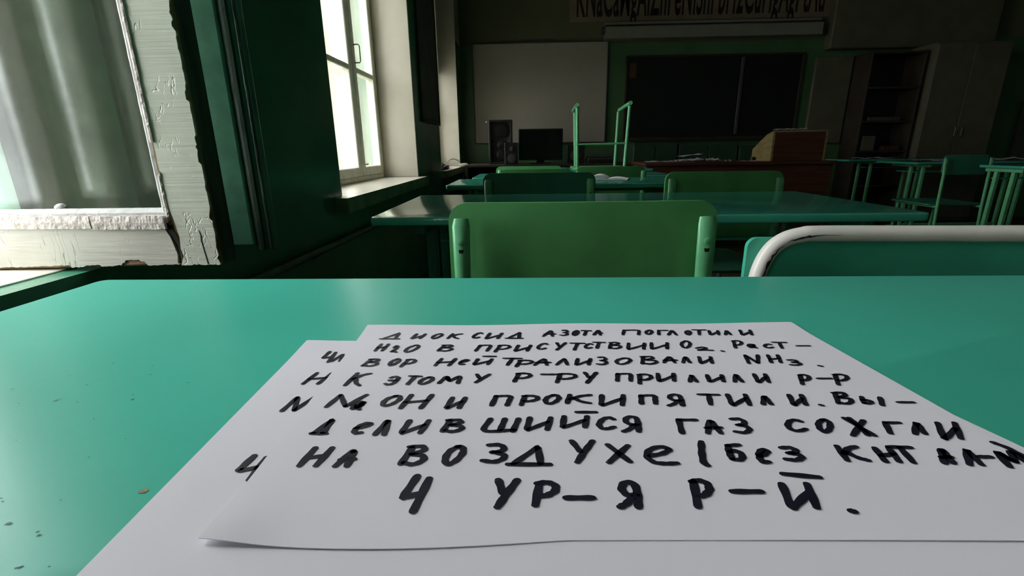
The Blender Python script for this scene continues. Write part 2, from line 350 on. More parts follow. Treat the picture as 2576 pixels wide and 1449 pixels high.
box(bm, -.965, XI-.0015, CY, CY+.040, ZB, ZB+.070, .003, 1)        # bottom rail
box(bm, -.965, XI-.0015, CY, CY+.040, ZT-.07, ZT, .003, 1)
box(bm, -.965, XI, CY+.004, CY+.036, 1.52, 1.555, .003, 1)
cas = obj('casement', bm, M['wood'], W1, label='open inner casement with peeling white paint and dirty glass')
for v in cas.data.vertices:
    if v.co.z < ZB+.03 and v.co.x < XI-.001: v.co.z -= .018*(XI-v.co.x)
# paint on the stile: an uneven skin, flaked along the right edge and along the joint with the rail
o = []
o += jag((XI+.004, ZB), (XS-.001, ZB), 26, .0016, rn)
o += [(XS-.0008, ZB+.002)]
o += jag((XS-.0008, ZB+.003), (XS-.0035, ZT), 330, .0028, rn, .1)
o += [(XI+.001, ZT)]
o += jag((XI+.001, ZT), (XI+.0005, ZB+.10), 210, .0016, rn)
o += [(XI+.001, ZB+.098), (XI+.006, ZB+.085), (XI+.0085, ZB+.068), (XI+.011, ZB+.05), (XI+.0085, ZB+.030), (XI+.011, ZB+.016), (XI+.007, ZB+.008)]
bm = B(); prism(bm, o, 'y', CY-.0022, CY+.002)
obj('paint_layer', bm, M['peel_stile'], cas, label='cracked off white paint on the free stile')
# the stile's side edge with green-brown showing
bm = B(); prism(bm, jag((CY+.006, ZB), (CY+.006, ZT), 120, .002, rn) + [(CY+.042, ZT), (CY+.042, ZB)], 'x', XS-.002, XS+.0012)
obj('paint_edge', bm, M['green_sash_dark'], cas)
# paint on the bottom rail, with the bitten lower edge
bot = []
x = -1.03
for (a, b, dz) in ((-1.03, -.83, .004), (-.83, -.80, .0045), (-.80, -.775, .001), (-.775, -.745, .004), (-.745, -.722, .0015), (-.722, -.706, .003), (-.706, -.700, .007), (-.700, -.672, .0115), (-.672, -.662, .009), (-.662, -.64, .0008), (-.64, -.60, .002)):
    nseg = max(2, int((b-a)/.004))
    for k in range(nseg): bot.append((a+(b-a)*k/nseg, ZB+dz+rn.uniform(-.0008, .0008)))
xe = XI-.001
o = bot + [(xe-.001, ZB+.004), (xe+.002, ZB+.02), (xe-.001, ZB+.035), (xe-.004, ZB+.05), (xe-.010, ZB+.062), (xe-.014, ZB+.069)] + [(-1.03, ZB+.069)]
bm = B(); prism(bm, o, 'y', CY-.0024, CY+.002)
# shallow moulded groove: two raised bands on the rail
pr = obj('paint_layer', bm, M['peel_rail'], cas, label='cracked cream white paint on the bottom rail')
for v in pr.data.vertices:
    if v.co.z < ZB+.03: v.co.z -= .018*max(0, XI-v.co.x)
def rough_bar(x0, x1, y0, y1, z0, z1, along, n, amp, seed, m, name, par, tap=0, **k):
    """a bar cut in n short rings along one axis, each ring pushed about: old, lumpy putty or bead"""
    r = random.Random(seed); bm = B(); rings = []
    for i in range(n+1):
        t = i/n+(r.uniform(-.35, .35)/n if 0 < i < n else 0); jj = [r.uniform(-amp, amp)*(1.8 if r.random() < .12 else .8) for _ in range(10)]; j = jj if i == 0 else [.62*p+.5*q for p, q in zip(j, jj)]
        if along == 'x':
            X = x0+(x1-x0)*t; pr = [(X, y0+j[0], z0+j[1]), (X, y0-.0008+j[6]*.5, (z0+z1)/2+j[7]), (X, y0+tap+j[2], z1+j[3]), (X, y1, z1+j[4]*.4), (X, y1, z0+j[5]*.4)]
        else:
            Z = z0+(z1-z0)*t; pr = [(x0+j[0], y0+tap+j[1], Z), ((x0+x1)/2+j[6], y0-.0006+j[7]*.5, Z), (x1+j[2], y0+j[3], Z), (x1+j[4]*.4, y1, Z), (x0+j[5]*.4, y1, Z)]
        rings.append([bm.verts.new(p) for p in pr])
    for i in range(n):
        for k2 in range(5): bm.faces.new((rings[i][k2], rings[i][(k2+1) % 5], rings[i+1][(k2+1) % 5], rings[i+1][k2]))
    bm.faces.new(rings[0]); bm.faces.new(rings[-1])
    return obj(name, bm, m, par, **k)
rough_bar(-1.03, -.742, CY-.007, CY+.012, ZB+.066, ZB+.087, 'x', 70, .0007, 5, M['bead'], 'glazing_bead', cas, label='flaking pinkish white bead along the bottom of the glass')
rough_bar(-.7405, -.6135, CY-.0065, CY+.012, ZB+.064, ZB+.0865, 'x', 44, .0008, 6, M['bead'], 'glazing_bead', cas)
rough_bar(-1.03, -.612, CY+.003, CY+.016, ZB+.084, ZB+.098, 'x', 120, .0007, 8, M['putty'], 'putty_fillet', cas, tap=.008)
rough_bar(-.6255, -.6075, CY+.002, CY+.016, ZB+.094, ZT-.07, 'z', 260, .0005, 9, M['putty'], 'putty_fillet', cas, tap=.009)
rough_bar(-.6095, -.6035, CY-.0045, CY+.006, ZB+.205, ZT-.07, 'z', 330, .0009, 11, M['bead'], 'glazing_bead', cas)
rough_bar(-.6095, -.6045, CY-.0035, CY+.006, ZB+.084, ZB+.158, 'z', 34, .0009, 12, M['bead'], 'glazing_bead', cas)
bm = B(); prism(bm, [(-.6090, ZB+.158), (-.6050, ZB+.16), (-.6042, ZB+.18), (-.6052, ZB+.205), (-.6085, ZB+.205)], 'y', CY-.001, CY+.006); obj('bare_patch', bm, M['wood'], cas, label='bare wood where the bead has flaked off')
# long vertical split near the bottom of the stile
bm = B(); pts = [(-.5595, ZB+.062), (-.5575, ZB+.058), (-.5560, ZB+.050), (-.5572, ZB+.043), (-.5560, ZB+.03), (-.5545, ZB+.016), (-.5532, ZB+.002), (-.5550, ZB+.002), (-.5563, ZB+.016), (-.5578, ZB+.032), (-.5590, ZB+.043), (-.5580, ZB+.051)]
prism(bm, pts, 'y', CY-.0026, CY-.0019); obj('split', bm, M['dark_hole'], cas)
bm = B(); pts = [(xe-.0135, ZB+.072), (xe-.004, ZB+.074), (xe+.006, ZB+.055), (xe+.0105, ZB+.036), (xe+.0125, ZB+.016), (xe+.0105, ZB+.004), (xe+.0078, ZB+.001), (xe+.0088, ZB+.018), (xe+.004, ZB+.036), (xe-.002, ZB+.052)]
prism(bm, pts, 'y', CY-.0012, CY-.0005); obj('split', bm, M['dark_hole'], cas)
bm = B(); box(bm, -.965, XI, CY+.016, CY+.019, ZB+.07, 1.52); box(bm, -.965, XI, CY+.016, CY+.019, 1.555, ZT-.07)
obj('pane', bm, M['dirty_glass'], cas, label='streaked dirty glass')
bm = B(); t = bmesh.new(); bmesh.ops.create_icosphere(t, subdivisions=2, radius=1)
for v in t.verts: v.co = Vector((-.8085+v.co.x*.0105*(1+.2*math.sin(5*v.co.y)), CY+.0145+v.co.y*.004, ZB+.1015+v.co.z*.0055+v.co.x*.0018+rn.uniform(-.0006, .0006)))
merge(bm, t); obj('putty_lump', bm, M['putty'], cas, smooth=True)

# second leaf of the same window, green side towards the room, folded open just behind
bm = B(); y0 = .886
box(bm, -.585, -.527, y0, y0+.03, .712, ZT, .004, 2); box(bm, -.529, -.497, y0+.012, y0+.034, .703, ZT, .005, 2)
box(bm, -1.03, -.97, y0, y0+.034, .704, ZT, .004, 1); box(bm, -.97, -.585, y0, y0+.034, .704, .77, .004, 1); box(bm, -.97, -.585, y0, y0+.034, ZT-.07, ZT, .004, 1)
c2 = obj('casement', bm, M['green_sash'], W1, label='second open casement leaf, green painted edge seen behind the white one')
rough_bar(-.524, -.512, y0+.004, y0+.016, .703, ZT, 'z', 200, .0006, 21, M['green_sash_dark'], 'rebate_strip', c2)
rough_bar(-.5025, -.4985, y0+.008, y0+.016, .703, ZT, 'z', 200, .0007, 22, M['green_sash_dark'], 'rebate_strip', c2)
bm = B(); box(bm, -.97, -.585, y0+.014, y0+.017, .77, ZT-.07); obj('pane', bm, M['dirty_glass'], c2)

# heating pipe low on the window wall, with its clips
bm = B(); tube(bm, [(-.745, y, .552-.014*(y-1.0)+(.0015*math.sin(y*3))) for y in [(-2.8+.2*i) for i in range(44)]], .0125, 10)
pp = obj('heating_pipe', bm, M['pipe'], smooth=True, label='dull green heating pipe running low along the window wall', cat='pipe')
for y in (-.2, 1.6, 3.7, 5.6):
    bm = B(); z = .552-.014*(y-1.0); box(bm, WX+.001, -.742, y-.008, y+.008, z-.02, z-.011, .002, 1); obj('bracket', bm, M['pipe'], pp)
# display board on the pier between the two far windows
r = empty('display_board', (WX, 3.99, 1.62), label='dark grey display board on the pier between the windows', cat='board')
bm = B(); box(bm, .001, .012, -.34, .34, -.52, .52, .003, 1); obj('panel', bm, M['wallboard'], r)
bm = B(); box(bm, .001, .018, -.36, .36, -.535, -.515, .002, 1); box(bm, .001, .018, -.36, .36, .515, .535, .002, 1); box(bm, .001, .018, -.36, -.34, -.535, .535, .002, 1); box(bm, .001, .018, .34, .36, -.535, .535, .002, 1)
obj('frame', bm, M['dark_cab'], r)

# blind let down over the upper part of the farthest window
bl = empty('window_blind', (-.985, 5.015, 2.20), label='dark blind covering the upper part of the farthest window', cat='blind')
bm = B(); n = 40
g = [[bm.verts.new((.006*math.sin(i*1.1), -.60+1.20*i/n, z)) for i in range(n+1)] for z in (-.50, .55)]
for i in range(n): bm.faces.new((g[0][i], g[0][i+1], g[1][i+1], g[1][i]))
bmesh.ops.solidify(bm, geom=list(bm.faces), thickness=.002); obj('fabric', bm, M['wallboard'], bl, smooth=True)
bm = B(); tube(bm, [(0, -.60, -.505), (0, .60, -.505)], .010, 8); obj('bottom_bar', bm, M['dark_cab'], bl, smooth=True)

# ------------------------------------------------------------------ desks
def make_desk(x0, x1, y0, y1, zt, mtop, label, inset=.10, legy=(.16, .34), th=.018, group=None, mleg='teal_metal', shelf=True):
    cx, cy = (x0+x1)/2, (y0+y1)/2; r = empty('school_desk', (cx, cy, 0), label=label, cat='desk', group=group)
    w, d = (x1-x0)/2, (y1-y0)/2
    bm = B(); prism(bm, rrect(-w, w, -d, d, .012, 4), 'z', zt-th, zt)
    bmesh.ops.bevel(bm, geom=[e for e in bm.edges if abs(e.verts[0].co.z-e.verts[1].co.z) < 1e-6 and len(e.link_faces) == 2], offset=.004, segments=3, affect='EDGES', profile=.5)
    obj('tabletop', bm, mtop, r, smooth=True)
    lw = .0125
    for sx in (-1, 1):
        xx = sx*(w-inset)
        for ly in legy:
            bm = B(); box(bm, xx-lw, xx+lw, -d+ly-lw, -d+ly+lw, .03, zt-th-.025, .003, 1); obj('leg', bm, M[mleg], r)
        bm = B(); box(bm, xx-lw, xx+lw, -d+.04, d-.04, .005, .03, .003, 1); obj('foot', bm, M[mleg], r)
        bm = B(); box(bm, xx-lw, xx+lw, -d+.03, d-.03, zt-th-.025, zt-th, .003, 1); obj('side_rail', bm, M[mleg], r)
    for yy in (-d+legy[0], d-.08):
        bm = B(); box(bm, -(w-inset)+lw, (w-inset)-lw, yy-.01, yy+.01, zt-th-.022, zt-th-.001, .002, 1); obj('crossbar', bm, M[mleg], r)
    bm = B(); box(bm, -(w-inset)+lw, (w-inset)-lw, -d+legy[1]-.01, -d+legy[1]+.01, .18, .20, .002, 1); obj('crossbar', bm, M[mleg], r)
    if shelf:
        bm = B(); box(bm, -(w-inset)+lw, (w-inset)-lw, -d+.20, d-.06, zt-.092, zt-.084, .002, 1); obj('shelf', bm, mtop, r)
    return r
desk1 = make_desk(-.484, .745, -.02, .505, .75, M['teal_top'], 'nearest teal school desk under the sheets of handwriting', th=.020)
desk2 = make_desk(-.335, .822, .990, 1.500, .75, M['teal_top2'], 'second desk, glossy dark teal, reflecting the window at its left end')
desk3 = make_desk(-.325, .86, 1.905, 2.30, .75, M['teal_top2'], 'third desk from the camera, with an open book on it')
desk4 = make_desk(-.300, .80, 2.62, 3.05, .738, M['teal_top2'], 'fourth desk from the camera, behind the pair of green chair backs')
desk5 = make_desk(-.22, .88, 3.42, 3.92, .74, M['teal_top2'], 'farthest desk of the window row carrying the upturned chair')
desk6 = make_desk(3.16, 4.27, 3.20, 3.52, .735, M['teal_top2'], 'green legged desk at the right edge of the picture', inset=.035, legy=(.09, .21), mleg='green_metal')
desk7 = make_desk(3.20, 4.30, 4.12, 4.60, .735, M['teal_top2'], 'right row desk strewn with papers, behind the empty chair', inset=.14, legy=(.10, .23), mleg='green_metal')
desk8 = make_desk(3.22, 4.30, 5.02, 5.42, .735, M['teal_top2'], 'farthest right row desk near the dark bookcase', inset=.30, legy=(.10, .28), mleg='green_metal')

# worn flecks on the nearest desk
FLK = [(-281.1,284.4,1.5),(-251.4,281.2,1.3),(-241.8,268.2,1.4),(-294.3,266.7,1.2),(-313.3,248.4,1.9),(-291.4,231.9,1.1),(-272.6,235.9,4.0),(-258,233.6,1.4),(-271.5,254,1.7),(-232.4,242.7,1.5),(-228.4,237.1,1.5),(-210.6,257.4,1.7),(-187.9,221.8,.5),(-254.7,196.5,.9),(-205.7,183.7,1.2),(-200.5,198.9,.9),(-233,216.5,1.2),(-218.3,156.8,.9),(-215.5,154.8,.9),(-200.1,143.1,2.1),(-185,139.2,1.2),(-182.6,137.7,1.6),(-175.5,123.8,2.2),(-165.2,124.2,.8),(-192,156.1,.7)]
bm = B(); rr = random.Random(5)
for (x, y, l) in FLK:
    for k in range(3):
        cx, cy = x+rr.uniform(-.35, .35)*l, y+rr.uniform(-.3, .3)*l; n = 8; a0 = rr.uniform(.35, .6); L = l*.55*rr.uniform(.6, 1); h = min(.32, l*.16)
        v = []
        for q in range(n):
            a = 2*PI*q/n; px, py = math.cos(a)*L*rr.uniform(.7, 1.1), math.sin(a)*h*rr.uniform(.6, 1.3)
            v.append(bm.verts.new(((cx+px*math.cos(a0)-py*math.sin(a0))/1000, (cy+px*math.sin(a0)+py*math.cos(a0))/1000, .75015)))
        bm.faces.new(v)
bmesh.ops.translate(bm, verts=bm.verts, vec=-desk1.location)
obj('scuff_marks', bm, M['scuff'], desk1, kind='stuff')
bm = B(); v = []
for q in range(11):
    a = 2*PI*q/11; v.append(bm.verts.new((-.1618+math.cos(a)*.0017*rr.uniform(.5, 1.2), .1619+math.sin(a)*.0022*rr.uniform(.5, 1.2), .7502)))
bm.faces.new(v); bmesh.ops.translate(bm, verts=bm.verts, vec=-desk1.location); obj('paint_chip', bm, M['chip'], desk1, label='pale chip in the teal paint')

# ------------------------------------------------------------------ chairs (backrest at local y=0, seat towards +y)
def curved_plate(w, z0, z1, r, th, sag, y=0, rb=None, n=26):
    """upright rounded board, gently bowed in plan"""
    out = rrect(-w, w, z0, z1, r, 6, rb); bm = B(); prism(bm, out, 'y', 0, th)
    xs = [-w+2*w*i/n for i in range(1, n)]
    for x in xs: bmesh.ops.bisect_plane(bm, geom=list(bm.verts)+list(bm.edges)+list(bm.faces), plane_co=(x, 0, 0), plane_no=(1, 0, 0))
    for v in bm.verts: v.co.y += y+sag*(1-(v.co.x/w)**2)-sag
    return bm
def make_chair(name, loc, label, w=.21, top=.806, bot=.585, board='green_board', rz=0, post=.188, group=None, lean=0.0, cat='chair'):
    r = empty(name, loc, rz, label=label, cat=cat, group=group)
    obj('backrest', curved_plate(w, bot, top, .030, .010, -.008, 0), M[board], r, smooth=True)
    for s in (-1, 1):
        bm = B(); px = s*post; fl = [(1, 1)]*3+[(1, 1), (1.05, .95), (1.25, .72), (1.32, .62), (1.1, .45)]
        tube(bm, [(px, -.055, .0), (px, -.035, .25), (px, -.022, .44), (px, -.016, bot-.03), (px, -.015, bot+.01), (px, -.011, top-.085), (px, -.010, top-.034), (px, -.006, top-.023)], .0105, 14, flat=fl)
        ob = obj('back_post', bm, M['green_metal'], r, smooth=True)
        for zz in (top-.058, bot+.05):
            bm = B(); disc(bm, (px, -.0175, zz), (0, -1, 0), .0052, .0022); obj('screw', bm, M['green_metal'], ob, smooth=True)
            bm = B(); prism(bm, [(px-.0042, zz-.0115), (px+.0042, zz-.0115), (px+.003, zz-.017), (px-.003, zz-.017)], 'y', -.0182, -.0150); obj('notch', bm, M['dark_hole'], ob)
        bm = B(); tube(bm, [(px*.95, .40, 0), (px*.95, .385, .22), (px*.95, .37, .425)], .0105, 12); obj('leg', bm, M['green_metal'], r, smooth=True)
        bm = B(); tube(bm, [(px, -.022, .428), (px*.97, .18, .428), (px*.95, .372, .428)], .0095, 10); obj('seat_rail', bm, M['green_metal'], r, smooth=True)
        bm = B(); tube(bm, [(px, -.037, .21), (px*.95, .386, .21)], .008, 10); obj('stretcher', bm, M['green_metal'], r, smooth=True)
    bm = B(); tube(bm, [(-post*.95, .386, .21), (post*.95, .386, .21)], .008, 10); obj('stretcher', bm, M['green_metal'], r, smooth=True)
    bm = B(); prism(bm, rrect(-.205, .205, .0, .40, .035, 5), 'z', .438, .449); obj('seat', bm, M['dark_board'], r, smooth=True)
    return r
ch1 = make_chair('school_chair', (.085, .735, 0), 'bright green chair back right behind the nearest desk')
ch3 = make_chair('school_chair', (.042, 1.742, 0), 'dark bottle green chair back pulled up to the third desk', w=.203, top=.802, bot=.60, board='dark_board', post=.183)
ch4 = make_chair('school_chair', (.685, 1.70, 0), 'wide green chair back at the right end of the third desk', w=.203, top=.801, bot=.60, post=.183)
ch5 = make_chair('school_chair', (.045, 2.42, 0), 'green chair back with round bolts, nearer of the left pair at the fourth desk', w=.182, top=.787, bot=.60, post=.165)
ch6 = make_chair('school_chair', (.010, 3.12, 0), 'lighter green chair back peeking out behind the left chair at the fourth desk', w=.212, top=.778, bot=.60, post=.185)
ch7 = make_chair('school_chair', (.412, 2.42, 0), 'green chair beside the open book, before the upturned chair', w=.171, top=.796, bot=.60, post=.160)
ch8 = make_chair('school_chair', (3.20, 3.66, 0), 'empty green chair in the right row with its back post against the dark', w=.16, top=.80, bot=.66, post=.16, board='dark_board')

# white tube chair next to the bright green one
r = empty('tube_chair', (.537, .634, 0), -.05, label='chair with a chipped white steel tube bow and teal backrest', cat='chair')
hw = .2205
bow = [(-hw+.012, -.05, .0), (-hw+.010, -.03, .30), (-hw+.006, -.012, .50), (-hw-.002, -.004, .66), (-hw, -.001, .70), (-hw+.004, 0, .728), (-hw+.014, 0, .752), (-hw+.030, 0, .7665), (-hw+.052, 0, .7735), (-hw+.078, 0, .7755), (0, 0, .7755)]
full = bow + [(-x, y, z) for (x, y, z) in bow[-2::-1]]
full = [(x, y, z-.004) for (x, y, z) in full]
bm = B(); tube(bm, catmull(full, 5), .0108, 20); bw = obj('bow', bm, M['white_tube'], r, smooth=True, label='white tube with black chips at the bend')
# bare streaks where the paint has worn off along the inside of the bend
cm = catmull(full, 5)
def streak(i0, i1, ang, wid, seed):
    q = random.Random(seed); bm = B(); R = .01105; prev = None
    for i in range(i0, i1+1):
        T = (cm[i+1]-cm[i-1]).normalized(); u = Vector((0, -1, 0)); w = T.cross(u).normalized(); u = w.cross(T).normalized()
        e = math.sin(PI*(i-i0+.3)/(i1-i0+.6)); a = ang+q.uniform(-.10, .10); h = wid*e*q.uniform(.5, 1.2)
        row = [bm.verts.new(cm[i]+(u*math.cos(b)+w*math.sin(b))*R) for b in (a-h, a, a+h)]
        if prev:
            for k in (0, 1): bm.faces.new((prev[k], prev[k+1], row[k+1], row[k]))
        prev = row
    return obj('worn_streak', bm, M['bare_metal'], bw)
streak(19, 34, .30, .20, 1); streak(35, 46, .10, .17, 2); streak(15, 18, -.60, .30, 3)
bm = B(); out = rrect(-.232, .232, .60, .763, .014, 6); prism(bm, out, 'y', .0125, .022); obj('backrest', bm, M['teal_board'], r, smooth=True)
bm = B(); prism(bm, rrect(-.205, .205, .02, .40, .035, 5), 'z', .438, .449); obj('seat', bm, M['teal_board'], r, smooth=True)
for s in (-1, 1):
    bm = B(); tube(bm, [(s*.20, .40, 0), (s*.20, .38, .43)], .0095, 12); obj('leg', bm, M['white_tube'], r, smooth=True)
    bm = B(); tube(bm, [(s*.205, -.018, .428), (s*.20, .38, .428)], .0095, 12); obj('seat_rail', bm, M['white_tube'], r, smooth=True)
    bm = B(); disc(bm, (s*.2195, -.001, .648), (0, -1, 0), .0045, .011); obj('screw', bm, M['bare_metal'], r)

# upturned chair standing seat-down on the farthest desk of the row
r = empty('upturned_chair', (.52, 3.62, .741), label='green chair turned upside down on a desk, legs pointing up', cat='chair')
bm = B(); prism(bm, rrect(-.19, .19, -.19, .19, .03, 5), 'z', .0, .011); obj('seat', bm, M['green_board'], r, smooth=True)
for s in (-1, 1):
    for (yy, zz, xx) in ((-.16, .418, .178), (.17, .40, .163)):
        bm = B(); tube(bm, [(s*(xx-.012), yy*.9, .011), (s*xx, yy, zz)], .0115, 10); lg = obj('leg', bm, M['green_metal'], r, smooth=True)
    bm = B(); tube(bm, [(s*.178-.006, -.215, .425+.004*s), (s*.172, .19, .412)], .0135, 10); obj('foot_runner', bm, M['green_metal'], r, smooth=True)
bm = B(); tube(bm, [(-.172, -.155, .168), (.172, -.155, .172)], .0055, 8); obj('stretcher', bm, M['green_metal'], r, smooth=True)
bm = B(); tube(bm, [(-.16, .16, .168), (.16, .16, .168)], .005, 8); obj('stretcher', bm, M['green_metal'], r, smooth=True)

# ------------------------------------------------------------------ sheets of paper with handwriting
def quad(q, u, v):
    a, b, c, d = q; return ((a[0]*(1-u)+b[0]*u)*(1-v)+(d[0]*(1-u)+c[0]*u)*v, (a[1]*(1-u)+b[1]*u)*(1-v)+(d[1]*(1-u)+c[1]*u)*v)
Q1 = [(-.1190, .1345), (.2280, .1410), (.2080, .3580), (-.1290, .3530)]     # lower left, lower right, upper right, upper left
Q2 = [(-.1505, .0950), (.2560, .1000), (.1930, .3240), (-.1650, .3230)]
def h1(x, y):
    d = math.hypot(x+.119, y-.1345)
    return .7507+.0022*math.exp(-(d/.020)**2)+.0003*math.exp(-((y-.137)/.012)**2)*(.5+.5*math.cos((x+.06)*28))+.0005*math.exp(-((y-.355)/.012)**2)*(1+math.sin(x*38))
def h2(x, y):
    d = math.hypot(x+.165, y-.323); return .7503+.0007*math.exp(-(d/.02)**2)
def sheet(name, Q, h, label, n=(70, 46)):
    bm = B(); g = []
    for j in range(n[1]+1):
        row = []
        for i in range(n[0]+1):
            x, y = quad(Q, i/n[0], j/n[1])
            if j == 0 and Q is Q1: y -= .0035*math.sin(PI*min(1, (i/n[0])/.38)) - .0012*math.sin(PI*(i/n[0]))
            row.append(bm.verts.new((x, y, h(x, y))))
        g.append(row)
    for j in range(n[1]):
        for i in range(n[0]): bm.faces.new((g[j][i], g[j][i+1], g[j+1][i+1], g[j+1][i]))
    lo = [[bm.verts.new(v.co-Vector((0, 0, .0003))) for v in row] for row in g]
    for j in range(n[1]):
        for i in range(n[0]): bm.faces.new((lo[j][i], lo[j+1][i], lo[j+1][i+1], lo[j][i+1]))
    ring = lambda G: [G[0][i] for i in range(n[0])] + [G[j][n[0]] for j in range(n[1])] + [G[n[1]][i] for i in range(n[0], 0, -1)] + [G[j][0] for j in range(n[1], 0, -1)]
    a, b = ring(g), ring(lo)
    for k in range(len(a)): bm.faces.new((a[k], b[k], b[(k+1) % len(a)], a[(k+1) % len(a)]))
    return obj(name, bm, M['paper'], smooth=True, label=label, cat='paper')
GL = {
 'Д': [[(0, .0), (1, .0)], [(.13, .04), (.62, .95), (.66, .95), (.78, .04)]],
 'И': [[(.04, 1), (0, .08), (.12, .04), (.9, .62)], [(1, 1), (.93, 0)]],
 'О': [[(.55, 1), (.12, .72), (.02, .3), (.3, 0), (.75, .2), (1, .65), (.8, .97), (.5, .98)]],
 'К': [[(.1, 1), (0, 0)], [(1, .96), (.55, .82), (.12, .45)], [(.3, .58), (.6, .2), (1, 0)]],
 'С': [[(1, .86), (.7, 1), (.3, .85), (.02, .4), (.2, .05), (.6, .02), (1, .16)]],
 'А': [[(0, 0), (.42, .95), (.6, .98)], [(.6, .98), (.85, 0)], [(.05, .42), (1, .46)]],
 'З': [[(.1, .98), (.6, 1), (.9, .8), (.75, .6), (.35, .54)], [(.45, .55), (.95, .4), (1, .18), (.6, .0), (.0, .06)]],
 'Т': [[(0, 1), (1, .97)], [(.5, .97), (.38, 0)]],
 'П': [[(.08, 1), (0, 0)], [(.05, .93), (.5, 1), (.95, .95), (.98, .6), (.95, 0)]],
 'Г': [[(.06, 1), (0, 0)], [(.06, .97), (1, .97)]],
 'Л': [[(0, 0), (.5, .95), (.62, .97)], [(.62, .97), (.95, 0)]],
 'Н': [[(.08, 1), (0, 0)], [(1, 1), (.9, 0)], [(.04, .42), (.96, .55)]],
 '2': [[(.05, .7), (.4, 1), (.65, .75), (.4, .3), (.1, .05), (.5, .12), (1, 0)]],
 'В': [[(.15, .95), (0, .02)], [(.0, .98), (.65, 1), (.8, .78), (.3, .55)], [(.3, .55), (.95, .45), (1, .18), (.6, 0), (.15, .08)]],
 'Р': [[(.12, .97), (0, 0)], [(.0, .95), (.5, 1), (.95, .88), (1, .62), (.6, .42), (.15, .40)]],
 'У': [[(0, 1), (.4, .48)], [(1, 1), (.62, .5), (.25, 0)]],
 'а': [[(.75, .85), (.35, .95), (.05, .5), (.25, .08), (.7, .35), (.85, .9)], [(.8, .9), (.75, .2), (1, .02)], [(.3, .5), (.6, .3)]],
 'Е': [[(.1, .5), (.6, .62), (.98, .9), (.6, 1), (.2, .7), (.1, .3), (.3, .02), (.75, .05)]],
 'е': [[(.12, .45), (.6, .6), (.85, .85), (.55, 1), (.15, .8), (0, .4), (.2, .08), (.6, 0), (1.0, .02)]],
 'N': [[(.1, .98), (0, 0)], [(.1, .98), (.65, .04)], [(.65, .04), (1, 1)]],
 'Э': [[(.05, .85), (.5, 1), (.95, .85), (1, .5), (.85, .15), (.4, 0), (0, .1)], [(.15, .52), (.98, .52)]],
 'М': [[(0, 0), (.2, .95), (.48, .35), (.85, 1), (1, 0)], [(.22, .9), (.5, .3)]],
 'Я': [[(.85, 0), (.9, .5), (.8, .95), (.4, 1), (.2, .75), (.4, .5), (.85, .45)], [(.7, .45), (.35, .15), (0, 0)]],
 'Ш': [[(.08, 1), (0, .05), (.95, .1)], [(.55, 1), (.5, .1)], [(1, 1), (.93, 0)]],
 'Ж': [[(0, 1), (1, 0)], [(.85, .85), (.0, .0)], [(.25, 1), (.5, .5), (.7, .02)]],
 'Х': [[(.05, 1), (1, .05)], [(1, .95), (0, 0)]],
 '(': [[(.1, 1), (0, .55), (.2, .12), (.9, 0)]],
 'Б': [[(.1, .95), (1, 1)], [(.12, .95), (.05, .5), (.1, .08)], [(.1, .52), (.6, .6), (1, .35), (.8, .05), (.2, .04)]],
 'Ь': [[(.05, 1), (0, .06)], [(.0, .5), (.6, .5), (1, .25), (.6, .02), (.05, .06)]],
 'I': [[(0, 1), (1, 0)]],
 '4': [[(.30, 1), (.02, .45), (.10, .38), (.88, .50)], [(1, .92), (.84, 0)]],
}
